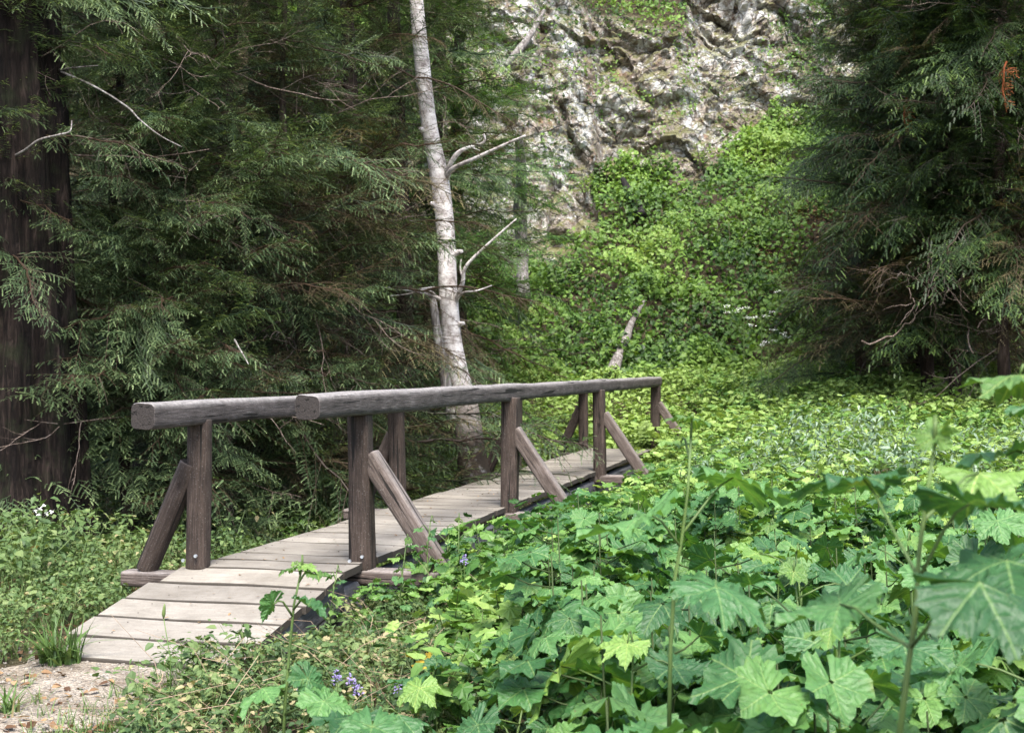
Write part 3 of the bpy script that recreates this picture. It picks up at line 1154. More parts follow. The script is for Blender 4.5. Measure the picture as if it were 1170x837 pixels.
# ------------------------------------------------------------------ overgrown hillside
def make_brambles():
    r = np.random.default_rng(77)
    n = 270000
    x = r.uniform(-6, 13, n)
    zz = .2 + r.random(n) ** 1.15 * 11.5
    y0 = hill_pt(x, zz)
    keep = np.abs(x / y0) < .42
    rk = rockness(x, zz)
    p3 = np.stack([x, zz, 0 * x], 1)
    patch = fbm(p3 * .9, 4, 41)
    pr = (1 - rk) + .12 * (patch > .18) * rk + .45 * sst(5.5, 9, x) * rk * (patch > -.05)
    zb = np.interp(x, *zbx)
    zt = np.interp(x, *ztx)
    pr = np.where(zz > zt - .2, .22, pr)
    bareish = (fbm(p3 * .45 + 9, 3, 44) > .28) & (zz < zb)
    pr = np.where(bareish, pr * .5, pr) * (.62 + .38 * sst(-.35, .0, fbm(p3 * 1.6 + 3, 3, 47)))
    pr = np.where((x > 7.1 - .15 * zz) & (zz < 4.5), .04, pr)
    keep &= r.random(n) < pr
    x, zz = x[keep], zz[keep]
    V, rk = relief(x, zz)
    n = len(x)
    # leafy mounds
    f1, f2, cr = voro(np.stack([x * 1.15, V[:, 1] * .0 + 1, zz * 1.35], 1), 15)
    hgt = .8 * np.clip(1 - f1 / .75, 0, 1) * (.4 + .9 * cr) * (1 - .7 * (rk > .5)) + .06 + .16 * r.random(n)
    lay = r.random(n) ** .55
    V = V + (hgt * lay)[:, None] * np.array([0, -.55, .8])
    V[:, 2] += .05
    sz = r.uniform(.06, .145, n) * (1 - .3 * (rk > .5))
    yaw = r.random(n) * 6.28
    # leaves lean outwards from the slope
    Mx = rots(yaw, .2 + .6 * r.normal(size=n), .5 * r.normal(size=n))
    tilt = rots(np.zeros(n) - math.pi / 2, np.zeros(n) + .55 + .25 * r.normal(size=n), np.zeros(n))
    back = rots(np.zeros(n) + math.pi / 2, np.zeros(n), np.zeros(n))
    Mx = tilt @ back @ Mx * sz[:, None, None]
    shrub = sst(-.1, .25, fbm(np.stack([x * .5, zz * .55, 0 * x], 1), 3, 26) + .3 * np.exp(-(((x - 1.2) / 1.8) ** 2 + ((zz - 2.2) / 1.0) ** 2)))
    sz = sz * (1.15 - .35 * shrub)
    tn = np.clip(.7 - .36 * shrub + .42 * fbm(np.stack([x * .6, zz * .6, 0 * x], 1), 3, 16) + .3 * (cr - .5) + r.normal(0, .17, n) - .15 * (rk > .5), 0, 1)
    mb = MB()
    LS = [LEAF_L[1], LEAF_O[1], LEAF_O[0], LEAF_O[2]]
    li = r.integers(4, size=n)
    for k, (lv, lt) in enumerate(LS):
        m_ = li == k
        mb.inst(lv, lt, Mx[m_], V[m_], tn[m_])
    tag(mb.build('brambles', M['bramble']), 'bright green bramble cover climbing the slope up to the rock face', 'brambles', kind='stuff')


make_brambles()


# ------------------------------------------------------------------ conifer boughs
def bough_mesh(seed, L_=2.4, droop=.35, m=None, dens=1.0, hang=.25, needle=.018):
    r = np.random.default_rng(seed)
    mb = MB()
    nm = 14
    t = np.linspace(0, 1, nm)
    wig = np.cumsum(r.normal(0, .035, nm)) * L_ * .5
    main = np.stack([L_ * t, wig, L_ * (.10 * t - droop * t ** 2) + np.cumsum(r.normal(0, .03, nm)) * L_ * .4], 1)
    mb.tube(main, .017 * (1 - t) ** .8 + .003, 5, 0.0)
    A, D, Nn, Tn, Ln = [], [], [], [], []    # needle bases, directions, twig dir, tone, length
    s = .07
    side = 1
    while s < 1.0:
        i = s * (nm - 1)
        k = min(int(i), nm - 2)
        b = main[k] + (main[k + 1] - main[k]) * (i - k)
        ax = main[k + 1] - main[k]
        ax /= np.linalg.norm(ax)
        side = -side
        l = L_ * (.34 * (1 - s) ** .75 + .07) * r.uniform(.35, 1.2)
        an = R(r.uniform(48, 68)) * (1 - .3 * s) * side
        d = np.array([ax[0] * math.cos(an) - ax[1] * math.sin(an), ax[0] * math.sin(an) + ax[1] * math.cos(an), ax[2] + r.normal(.02, .32)])
        ns = max(4, int(l / .09))
        tt = np.linspace(0, 1, ns)
        hg = hang * r.uniform(.4, 1.6)
        sec = b + d * (l * tt)[:, None] + np.array([0, 0, -1.]) * (hg * l * tt ** 2)[:, None] + ax * (.12 * l * tt ** 2)[:, None]
        if l > .12:
            mb.tube(sec, .004 * (1 - tt) + .0015, 3, 0.05, cap=False)
        # sprigs
        u = .06 / l
        sd = 1
        while u <= 1.0:
            i2 = u * (ns - 1)
            k2 = min(int(i2), ns - 2)
            c = sec[k2] + (sec[k2 + 1] - sec[k2]) * (i2 - k2)
            e = sec[k2 + 1] - sec[k2]
            e /= np.linalg.norm(e)
            sd = -sd
            sl = (.10 * (1 - u) ** .5 + .032) * r.uniform(.6, 1.2) * min(1, l / .35 + .3)
            lat = np.cross(e, np.array([0, 0, 1.]))
            lat /= np.linalg.norm(lat) + 1e-6
            an2 = R(r.uniform(40, 62))
            g = e * math.cos(an2) + lat * math.sin(an2) * sd + np.array([0, 0, r.normal(-.10, .24)])
            if u > .93:
                g = e
            nn = max(3, int(sl / (.0095 / dens)))
            w = np.linspace(.05, 1, nn)
            pts = c + g * (sl * w)[:, None] + np.array([0, 0, -1.]) * (.22 * sl * w ** 2)[:, None]
            lt2 = np.cross(g, np.array([0, 0, 1.]))
            lt2 /= np.linalg.norm(lt2) + 1e-6
            fresh = r.random() < .22
            for sg in (1, -1):
                A.append(pts)
                dd = lt2 * sg * .85 + g * .55 + np.stack([0 * w, 0 * w, r.normal(.05, .16, nn)], 1)
                D.append(dd)
                Nn.append(np.tile(g, (nn, 1)))
                base = .3 + .22 * u + r.normal(0, .05) + (.28 if fresh else 0) * 1.0
                Tn.append(base + w * .18 + (w > .7) * (.25 if fresh else .04))
                Ln.append(needle * (1 - .45 * w) * r.uniform(.8, 1.2, nn))
            u += (.029 / dens) / l
        s += (.020 / dens) / (L_ / 2.4)
    A, D, Nn = np.vstack(A), np.vstack(D), np.vstack(Nn)
    Tn, Ln = np.clip(np.concatenate(Tn), .14, 1), np.concatenate(Ln)
    D /= np.linalg.norm(D, axis=1)[:, None]
    wv = Nn * .0055
    v = np.stack([A - wv, A + wv, A + D * Ln[:, None] + wv * .3], 1).reshape(-1, 3)
    f = np.arange(len(v)).reshape(-1, 3)
    mb.add(v, tri=f, a=np.repeat(Tn, 3))
    return mb.mesh('branch', m)


def dead_twig_mesh(seed, L_=1.2, m=None, r0=.012, kids=4, droop=.1):
    r = np.random.default_rng(seed)
    mb = MB()

    def grow(p, d, l, rad, depth):
        n = 9
        pts = [p]
        for i in range(n):
            d = d + r.normal(0, .13, 3) + np.array([0, 0, -droop * .1])
            d /= np.linalg.norm(d)
            pts.append(pts[-1] + d * l / n)
        pts = np.array(pts)
        mb.tube(pts, np.linspace(rad, rad * .3, n + 1), 5 if depth == 0 else 3, .3)
        if depth < 2:
            for _ in range(kids):
                i = r.integers(2, n)
                dd = d + r.normal(0, .6, 3)
                grow(pts[i], dd / np.linalg.norm(dd), l * r.uniform(.25, .5), rad * .45, depth + 1)
    grow(np.zeros(3), np.array([1., 0, 0]), L_, r0, 0)
    return mb.mesh('dead_branch', m)


def boughs(mkey, base, n=6, d0=.22, **k):
    return [bough_mesh(base + i, m=M[mkey], droop=d0 + .06 * (i % 4), **k) for i in range(n)]


BL = boughs('nd_left', 400, 8, d0=.08, hang=.14, dens=1.0)
BB = boughs('nd_brown', 420, 3, d0=.1, dens=.75, hang=.15)
BM = boughs('nd_mid', 440, 4, d0=.08, needle=.026, dens=.85, hang=.15)
BR = boughs('nd_right', 460, 6, d0=.14, needle=.024, dens=1.0, hang=.3)
DT = [dead_twig_mesh(500 + i, 1.3, M['deadtwig'], .0075) for i in range(5)]
DW = [dead_twig_mesh(520 + i, 1.3, M['deadwood'], .013, 3) for i in range(2)]


def trunk_obj(path, radii, parent, m, sides=28, flute=.0, seed=0, name='trunk', a=0.0):
    """trunk through world points; grain axis = world z (object space)"""
    pts = np.array([tuple(p) for p in path], float)
    k = np.linspace(0, len(pts) - 1, (len(pts) - 1) * 8 + 1)
    i = np.arange(len(pts))
    # smooth interpolation (Catmull-Rom)
    out, rad = [], []
    for t in k:
        j = min(int(t), len(pts) - 2)
        f = t - j
        p0, p1, p2, p3 = pts[max(j - 1, 0)], pts[j], pts[j + 1], pts[min(j + 2, len(pts) - 1)]
        out.append(.5 * ((2 * p1) + (-p0 + p2) * f + (2 * p0 - 5 * p1 + 4 * p2 - p3) * f * f + (-p0 + 3 * p1 - 3 * p2 + p3) * f ** 3))
        rad.append(radii[j] + (radii[j + 1] - radii[j]) * f)
    out, rad = np.array(out), np.array(rad)
    mb = MB()
    mb.tube(out, rad, sides, a)
    v = mb.v[0]
    ctr = np.vstack([np.repeat(out, sides, 0), out[:1], out[-1:]])
    d = v - ctr
    nrm = np.linalg.norm(d, axis=1)[:, None] + 1e-6
    th = np.arctan2(d[:, 1], d[:, 0])
    rr = np.concatenate([np.repeat(rad, sides), [0, 0]])
    q = v * np.array([3, 3, .8]) + seed
    w = fbm(q, 4, seed) * .16 + flute * (np.sin(th * 9 + v[:, 2] * .6 + 2 * fbm(v * .6, 2, seed)) + .8 * np.abs(np.sin(th * 14 + 2.5 * fbm(v * np.array([1., 1, .5]), 3, seed + 3))))
    mb.v[0] = v + d / nrm * (w * rr)[:, None]
    o = mb.build(name, m, parent, True)
    return o


def conifer(px, Y, label, meshes, n=70, r0=.22, H=15, z0=.4, zdense=7.5, group=None, bl=1.0, twigs=8, seed=0, name='conifer', bark='conifer_bark', x=None, arc=None, low=1.0, twigset=None, flute=.03, lean=(0, 0), mixin=None):
    r = np.random.default_rng(seed + 1000)
    X = (px - 585) / F * Y if x is None else x
    gz = float(G(X, Y))
    if Y > float(foot(X)):
        gz = max(gz, .3 + (Y - float(foot(X))) / 1.42)
    root = empty(name, (X, Y, gz - .1), label, 'tree', group)
    hs = np.linspace(0, 1, 9)
    path = [(X + lean[0] * h * H + .1 * math.sin(h * 7 + seed), Y + lean[1] * h * H + .1 * math.cos(h * 6 + seed), gz - .4 + h * (H + .4)) for h in hs]
    rad = [r0 * (1.35 if h == 0 else 1) * (1 - .88 * h) + .01 for h in hs]
    trunk_obj(path, rad, root, M[bark], 96 if r0 > .4 else 22, flute, seed)
    fz = 0
    for i in range(n):
        u = (i + r.random()) / n
        if u < .78:
            z = z0 + (zdense - z0) * (u / .78)
        else:
            z = zdense + (H - zdense - .3) * (u - .78) / .22
        az = i * 2.39996 + r.normal(0, .35)
        if i % 5 < 3:
            az = -math.pi / 2 + r.uniform(-1.5, 1.5)
        if arc is not None:
            az = arc[0] + (arc[1] - arc[0]) * r.random()
        f = z / H
        ln = bl * (1.15 - .85 * f) * r.uniform(.7, 1.12) * (low if z < 1.2 else 1)
        if z > zdense:
            ln *= 1.3
        pitch = R(8 - 30 * f + r.normal(0, 14))
        ms = meshes
        if mixin is not None and r.random() < mixin[1](z):
            ms = mixin[0]
        px_, py_ = X + lean[0] * z, Y + lean[1] * z
        link('branch', ms[r.integers(len(ms))], root, (px_ - X, py_ - Y, z + .1), Euler((r.normal(0, .25), pitch, az)), ln)
    tw = twigset or DT
    for i in range(int(twigs * 1.8)):
        z = r.uniform(z0 * .5, min(zdense, 6))
        link('dead_branch', tw[r.integers(len(tw))], root, (0, 0, z + .1), Euler((r.random() * 6, R(r.uniform(-25, 30)), r.uniform(math.pi, 2 * math.pi))), r.uniform(.6, 1.4))
    return root


# left forest
def mixb(z):
    return .25 + .25 * math.exp(-((z - 3.0) / 1.6) ** 2)


conifer(8, 11.7, 'huge dark redwood at the left edge with a broad furrowed trunk', BL, 52, .47, 20, 1.9, 7.0, bark='redwood_bark', seed=1, twigs=5, name='redwood', flute=.10, bl=.8)
conifer(142, 12.9, 'slender young conifer with bright tipped sprays in front of the huge redwood', BL, 98, .05, 8.5, .9, 5.8, seed=2, bl=.78, twigs=10, name='conifer')
conifer(262, 13.4, 'dense green conifer whose sprays hang over the left handrail near end', BL, 100, .085, 11, .1, 6, seed=3, bl=.9, twigs=10, name='conifer', mixin=(BB, lambda z: .08))
conifer(192, 16.0, 'tall conifer with a reddish trunk showing high between the left edge redwood and the bridge', BL, 60, .26, 17, 1.2, 8, seed=4, bl=1.0, bark='redwood_bark', name='redwood')
conifer(292, 17.2, 'red barked conifer standing just right behind the reddish trunk tree', BL, 66, .24, 17, .8, 8, seed=5, bl=1.0, bark='redwood_bark', name='redwood', mixin=(BB, mixb))
conifer(395, 15.2, 'brownish sprayed conifer above the second left bridge post', BL, 100, .10, 13, .1, 6.5, seed=6, bl=.95, twigs=18, name='conifer', mixin=(BB, lambda z: .35 + .4 * math.exp(-((z - 2.6) / 1.4) ** 2)))
conifer(455, 18.4, 'dark conifer directly left of the pale bare trunk', BL, 98, .12, 15, .1, 7.5, seed=7, bl=1.0, twigs=12, name='conifer', mixin=(BB, mixb))
conifer(196, 12.6, 'young conifer between the slender one and the left handrail end', BL, 90, .045, 7.5, 1.0, 5.2, seed=62, bl=.72, twigs=6)
conifer(335, 13.9, 'young conifer just behind the second left bridge post, its boughs over the deck edge', BL, 90, .05, 7.5, .1, 5.6, seed=63, bl=.72, twigs=8, mixin=(BB, lambda z: .4))
conifer(-75, 11.6, 'conifer reaching its branches in from beyond the left edge', BL, 50, .12, 14, 2.9, 7, seed=8, bl=.75, name='conifer')
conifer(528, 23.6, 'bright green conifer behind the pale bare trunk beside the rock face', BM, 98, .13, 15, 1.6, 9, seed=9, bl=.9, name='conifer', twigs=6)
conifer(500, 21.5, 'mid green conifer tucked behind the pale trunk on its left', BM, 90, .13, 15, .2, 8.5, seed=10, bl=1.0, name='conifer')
back = [(60, 19.5), (160, 22), (245, 21), (345, 21.5), (425, 24), (-10, 23), (120, 26)]
blabels = ['conifer in the dark back row nearest the huge redwood', 'shaded conifer deep behind the slender young one', 'shaded conifer deep behind the reddish trunk pair',
           'shaded conifer deep behind the brownish sprayed one', 'shaded conifer at the foot of the wooded slope left of the pale trunk', 'shaded conifer at the far left behind the redwood',
           'farthest shaded conifer in the depth of the left forest']
for i, (px, Y) in enumerate(back):
    conifer(px, Y, blabels[i], BL, 66, .22, 17, .2, 9, 'conifers in the shaded back rows of the left forest', seed=20 + i, bl=1.15, twigs=3, name='conifer', mixin=(BB, lambda z: .3))

# right conifers
mr = (BB, lambda z: .10 if z > 2.6 else .75)
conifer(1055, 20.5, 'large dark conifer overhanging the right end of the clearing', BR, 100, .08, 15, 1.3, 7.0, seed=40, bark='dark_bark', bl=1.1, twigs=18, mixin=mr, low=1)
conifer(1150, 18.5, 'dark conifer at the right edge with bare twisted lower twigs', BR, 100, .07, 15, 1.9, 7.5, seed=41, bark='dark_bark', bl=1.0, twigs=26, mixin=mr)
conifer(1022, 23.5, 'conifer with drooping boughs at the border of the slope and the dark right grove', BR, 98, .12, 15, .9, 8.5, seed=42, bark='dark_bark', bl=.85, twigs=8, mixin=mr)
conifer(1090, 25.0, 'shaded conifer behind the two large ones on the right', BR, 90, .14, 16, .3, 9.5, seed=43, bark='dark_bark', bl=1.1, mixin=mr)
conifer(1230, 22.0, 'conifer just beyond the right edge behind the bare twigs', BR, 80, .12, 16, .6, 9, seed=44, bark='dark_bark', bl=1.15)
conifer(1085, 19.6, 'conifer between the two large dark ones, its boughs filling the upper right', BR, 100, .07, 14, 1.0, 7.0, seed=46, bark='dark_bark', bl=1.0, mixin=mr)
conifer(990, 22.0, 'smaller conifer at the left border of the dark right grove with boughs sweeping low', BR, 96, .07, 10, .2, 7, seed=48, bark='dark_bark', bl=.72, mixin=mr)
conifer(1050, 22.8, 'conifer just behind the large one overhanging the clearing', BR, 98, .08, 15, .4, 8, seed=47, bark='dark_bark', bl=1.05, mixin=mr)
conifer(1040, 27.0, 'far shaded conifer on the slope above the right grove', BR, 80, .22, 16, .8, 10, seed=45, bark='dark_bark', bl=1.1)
for (px, py, Y, s_) in ((1148, 70, 17.2, .32), (1036, 112, 18.8, .24)):
    me = bough_mesh(int(px), .9, .6, M['rust'], 1.0, .5)
    o = bpy.data.objects.new('dead_spray', me)
    C.objects.link(o)
    o.location = P(px, py, Y)
    o.rotation_euler = (0, R(60), R(200))
    o.scale = (s_ * 2.0,) * 3
    tag(o, 'rusty dead conifer spray hanging in the dark grove at the upper right edge' if px > 1100 else 'small rusty dead spray caught left of the larger rusty one', 'dead spray')


# ------------------------------------------------------------------ pale bare tree
def make_alder():
    Y = 15.8
    root = empty('bare_tree', P(545, 590, Y), 'pale barked bare tree with broken limbs rising behind the bridge handrail', 'tree')
    pts = [(548, 620), (544, 560), (538, 510), (533, 470), (524, 430), (517, 390), (512, 330), (509, 265), (502, 205), (490, 140), (481, 60), (474, -20), (462, -150), (455, -330)]
    rad = [24, 20, 16.5, 14.6, 12.8, 11.4, 10.6, 10.4, 11, 9.4, 8.4, 7.6, 6.4, 4]
    trunk_obj([P(x, y, Y) for x, y in pts], [r_ / F * Y for r_ in rad], root, M['alder'], 30, .0, 5)

    def limb(points, r0, r1, m='alder', name='limb'):
        k = len(points)
        return trunk_obj([P(a, b, Y + c) for a, b, c in points], list(np.linspace(r0, r1, k)), root, M[m], 8, 0, 7, name)
    limb([(508, 208, 0), (513, 190, -.15), (528, 172, -.3), (552, 163, -.35), (553, 153, -.38)], .035, .010)
    limb([(510, 206, 0), (517, 193, -.2), (545, 180, -.5), (575, 166, -.75), (600, 155, -.95)], .035, .011)
    limb([(513, 188, -.1), (520, 176, -.15), (534, 168, -.1), (548, 172, 0)], .016, .006)
    limb([(518, 350, 0), (528, 325, -.2), (532, 305, -.3), (553, 283, -.4), (590, 250, -.55)], .032, .008)
    limb([(520, 348, 0), (528, 335, -.2), (545, 332, -.3), (562, 326, -.35)], .018, .005)
    limb([(530, 320, -.2), (526, 308, -.2), (527, 296, -.2)], .014, .005)
    limb([(508, 345, 0), (495, 338, -.1), (470, 332, -.3), (438, 328, -.5)], .03, .006)
    limb([(500, 340, -.05), (488, 331, -.2), (465, 336, -.25), (445, 338, -.3)], .014, .005)
    limb([(505, 330, -.0), (496, 328, -.1), (478, 330, -.3)], .012, .004)
    limb([(494, 338, -.05), (497, 360, -.12), (502, 395, -.15), (509, 435, -.12), (517, 480, -.05)], .04, .07, 'deadwood', 'broken_stub')
    for a, b in ((515, 300), (517, 240), (487, 175), (506, 60)):
        pass
    # knots
    for (a, b) in ((522, 372), (501, 235), (488, 150), (520, 290), (484, 92)):
        trunk_obj([P(a - 3, b, Y), P(a + (8 if a > 505 else -8), b - 3, Y - .1)], [.05, .02], root, M['alder'], 8, 0, 3, 'knot')


make_alder()


# snags and logs on the slope
def log(name, pts, radii, m, label, cat, sides=12):
    o = trunk_obj(pts, radii, None, m, sides, 0, 4, name)
    tag(o, label, cat)
    return o


def hp(px, py, off=0.0):
    """point on the hillside seen through a pixel"""
    lo, hi = 18.0, 60.0
    for _ in range(50):
        Y = (lo + hi) / 2
        p = P(px, py, Y)
        if Y < float(hill_pt(p.x, p.z)):
            lo = Y
        else:
            hi = Y
    return P(px, py, lo - off)


q = lambda a, b, o=.3: hp(a, b, o)
log('snag', [q(598, 340, 1.6), q(596, 290, 2.0), q(594, 240, 2.6), q(596, 200, 3.6), q(592, 150, 4.6)], [.14, .12, .14, .11, .07], M['deadwood'], 'thin pale dead snag standing against the foot of the rock face', 'snag')
log('charred_log', [q(733, 246, .6), q(727, 233, .75), q(719, 219, .85), q(711, 204, 1.0)], [.1, .12, .10, .05], M['blacklog'], 'black charred stub leaning on the green slope', 'stub')
log('dead_log', [q(700, 425, .75), q(709, 400, .9), q(716, 384, .85), q(722, 368, 1.0), q(736, 344, 1.05)], [.14, .075, .09, .06, .03], M['deadwood'], 'grey dead log leaning up the green slope above the handrail', 'log')
log('fallen_branch', [q(577, 75, .9), q(595, 55, .9), q(606, 40, .9), q(622, 12, .9)], [.05, .09, .07, .04], M['deadwood'], 'pale fallen branch lying on the upper left of the rock face', 'branch')


def white_twig(pts, Y, label, r0=.010):
    o = trunk_obj([P(a, b, Y + c) for a, b, c in pts], list(np.linspace(r0, r0 * .35, len(pts))), None, M['deadwood'], 6, 0, 9, 'bare_twig')
    tag(o, label, 'twig')
    return o


white_twig([(70, 82, .3), (110, 100, 0), (145, 122, -.2), (160, 137, -.3), (183, 155, -.4), (208, 168, -.5)], 11.2, 'long pale bare twig slanting down in front of the left conifers')
white_twig([(10, 182, .4), (28, 172, .1), (45, 160, -.1), (68, 154, -.3), (80, 150, -.35), (82, 138, -.3)], 11.0, 'crooked whitish bare twig beside the huge redwood trunk', .013)
white_twig([(268, 388, 0), (276, 402, -.1), (284, 416, -.2)], 11.0, 'short pale twig poking from the sprays above the left handrail', .009)
white_twig([(58, 82, .2), (80, 78, 0), (112, 75, -.1)], 11.5, 'short dark tipped twig above the long slanting pale twig', .012)


# bare twisted vines under the right conifers
def vines():
    r = np.random.default_rng(3)
    specs = [([(985, 395), (1020, 385), (1045, 360), (1043, 340), (1035, 325), (1040, 300)], 'longest curved bare stem under the right conifers'),
             ([(1110, 400), (1106, 370), (1095, 340), (1098, 310), (1110, 285)], 'upright bare stem bending under the right conifers'),
             ([(1068, 390), (1068, 350), (1066, 300), (1060, 270)], 'straight thin bare stem hanging under the right conifers'),
             ([(1075, 350), (1083, 335), (1080, 315), (1090, 300)], 'short crooked bare stem in the dark hollow on the right'),
             ([(1000, 330), (1030, 310), (1060, 325), (1058, 345)], 'looping bare stem left in the dark hollow'),
             ([(1118, 372), (1140, 350), (1155, 320), (1168, 300)], 'bare stem slanting to the right edge of the photo')]
    for pts, lab in specs:
        Y = 17.6 + .8 * r.random()
        pp = np.array([tuple(P(a, b, Y + r.normal(0, .2))) for a, b in pts])
        t = np.linspace(0, len(pp) - 1, 26)
        q = np.stack([np.interp(t, np.arange(len(pp)), pp[:, k]) for k in range(3)], 1)
        for k in range(2):
            q[1:-1] = (q[:-2] + q[1:-1] * 2 + q[2:]) / 4
        q += r.normal(0, .018, q.shape)
        mb = MB()
        mb.tube(q, np.linspace(.012, .0045, len(q)) * r.uniform(.85, 1.15, len(q)), 6, .3)
        for k in range(7):
            i = r.integers(4, 24)
            d = r.normal(0, 1, 3) * np.array([1, .5, 1])
            d /= np.linalg.norm(d)
            f = q[i] + d * np.linspace(0, r.uniform(.2, .6), 7)[:, None] + np.cumsum(r.normal(0, .015, (7, 3)), 0)
            mb.tube(f, np.linspace(.006, .002, 7), 4, .3)
        o = mb.build('twisted_vine', M['deadtwig'], smooth=True)
        tag(o, lab, 'bare stem', 'bare twisted stems under the right conifers')


vines()


# ------------------------------------------------------------------ broad leaf plants
def big_leaf_mesh(seed, nt=110, m='broad', young=False):
    r = np.random.default_rng(seed)
    fr = [.0, .07, .14, .22, .30, .38, .46, .54, .62, .70, .78, .86, .93, 1.0, .0][:14]
    th = np.linspace(-math.pi * .95, math.pi * .95, nt)
    base_l = PALM if seed % 3 else [(0, 1.05, .95), (R(62), .84, .9), (R(-62), .84, .9), (R(118), .66, .9), (R(-118), .66, .9)]
    jit = [(a + r.normal(0, .07), l * r.uniform(.85, 1.12), w * r.uniform(.88, 1.12)) for a, l, w in base_l]
    R0 = lobe_r(th, jit, .58)
    # double serration
    saw = ((np.arange(nt) % 4) / 3.0)
    R0 = R0 * (1 - .075 * saw - .03 * (np.arange(nt) % 2)) * (1 + .02 * r.normal(size=nt))
    va = np.array([j[0] for j in jit])
    dv = np.min(np.abs((th[:, None] - va[None] + math.pi) % (2 * math.pi) - math.pi), axis=1)
    vein = np.clip(1 - dv / .10, 0, 1)
    V, A = [], []
    droop = r.uniform(.05, .55)
    fold = r.uniform(-.15, .38)
    ph = r.random() * 6
    for f in fr:
        rr = R0 * f
        x, y = rr * np.cos(th), rr * np.sin(th)
        ridge = .30 * np.minimum(dv, .5) * rr * min(1, f * 3)            # blade rises between sunken veins
        side = .011 * np.sin((rr * np.cos(dv) - .9 * rr * np.sin(dv)) * 40) * np.clip(dv * 5, 0, 1) * min(1, f * 2)
        z = ridge + side - droop * rr ** 2 * 1.0 - fold * np.abs(y) + .07 * np.sin(x * 4.2 + ph) * f + .05 * np.sin(y * 6 + ph * 2) * f + .045 * np.sin(th * 13 + ph) * f ** 3 + .03 * np.sin(th * 29 + ph * 3) * f ** 4
        V.append(np.stack([x, y, z], 1))
        A.append(vein * (1 - .35 * f))
    V = np.concatenate(V)
    n = nt
    q = np.array([(i * n + j, i * n + j + 1, (i + 1) * n + j + 1, (i + 1) * n + j) for i in range(len(fr) - 1) for j in range(n - 1)])
    mb = MB()
    V[:, 0] += .0
    mb.add(V * .72, quad=q, a=np.concatenate(A), uv=V[:, :2] * .72)
    return mb.mesh('leaf', M[m], True)


LEAVES = [big_leaf_mesh(700 + i) for i in range(7)]
YOUNG = [big_leaf_mesh(720 + i, m='broad_young') for i in range(3)]


def broad_plant(label, stem, leaves, r0=.007, group='tall broad leaved plants in the foreground', name='broad_leaf_plant'):
    """stem: world points; leaves: (fraction along the stem, leaf base (world), size, yaw, pitch, roll, young)"""
    root = empty(name, stem[0], label, 'plant', group)
    mb = MB()
    st = np.array([tuple(p) for p in stem], float)
    n = len(st)
    mb.tube(st, np.linspace(r0, r0 * .5, n), 7, .35)
    for f, lp, size, yaw, pit, rol, yg in leaves:
        i = f * (n - 1)
        k = min(int(i), n - 2)
        a = st[k] + (st[k + 1] - st[k]) * (i - k)
        b = np.array(tuple(lp))
        mid = (a + b) / 2 + np.array([0, 0, -.12 * np.linalg.norm(b - a) + .04])
        mb.tube([a, (a + mid) / 2 + [0, 0, .0], mid, (mid + b) / 2 + [0, 0, .008], b], [r0 * .62, r0 * .55, r0 * .5, r0 * .45, r0 * .35], 6, .25)
        ms = YOUNG if yg else LEAVES
        link('leaf', ms[random.randrange(len(ms))], root, Vector(lp) - root.location, Euler((rol, pit, yaw)), size)
    mb.build('stem', M['stem'], root, True)
    return root


def auto_plant(label, x, y, h, nl, size, r0=.006, young=.2, lean=(0, 0), group='tall broad leaved plants in the foreground'):
    z = float(G(x, y))
    ph = random.random() * 6
    st = [Vector((x + lean[0] * t + .02 * math.sin(t * 5 + ph), y + lean[1] * t, z - .05 + h * t)) for t in (0, .25, .5, .75, 1)]
    lv = []
    a0 = random.random() * 6
    for j in range(nl):
        f = 1 - .62 * (j / nl) ** .9
        ya = a0 + j * 2.4 + random.gauss(0, .25)
        sz = size * random.uniform(.75, 1.15) * (.65 if j == 0 else 1)
        pl = (.02 if j == 0 else sz * random.uniform(.45, .95))
        i = f * 4
        k = min(int(i), 3)
        a = st[k].lerp(st[k + 1], i - k)
        b = a + Vector((math.cos(ya) * pl, math.sin(ya) * pl, pl * random.uniform(.15, .6)))
        lv.append((f, b, sz, ya, random.gauss(.25, .22), random.gauss(0, .2), random.random() < (.9 if j == 0 else young)))
    return broad_plant(label, st, lv, r0, group)


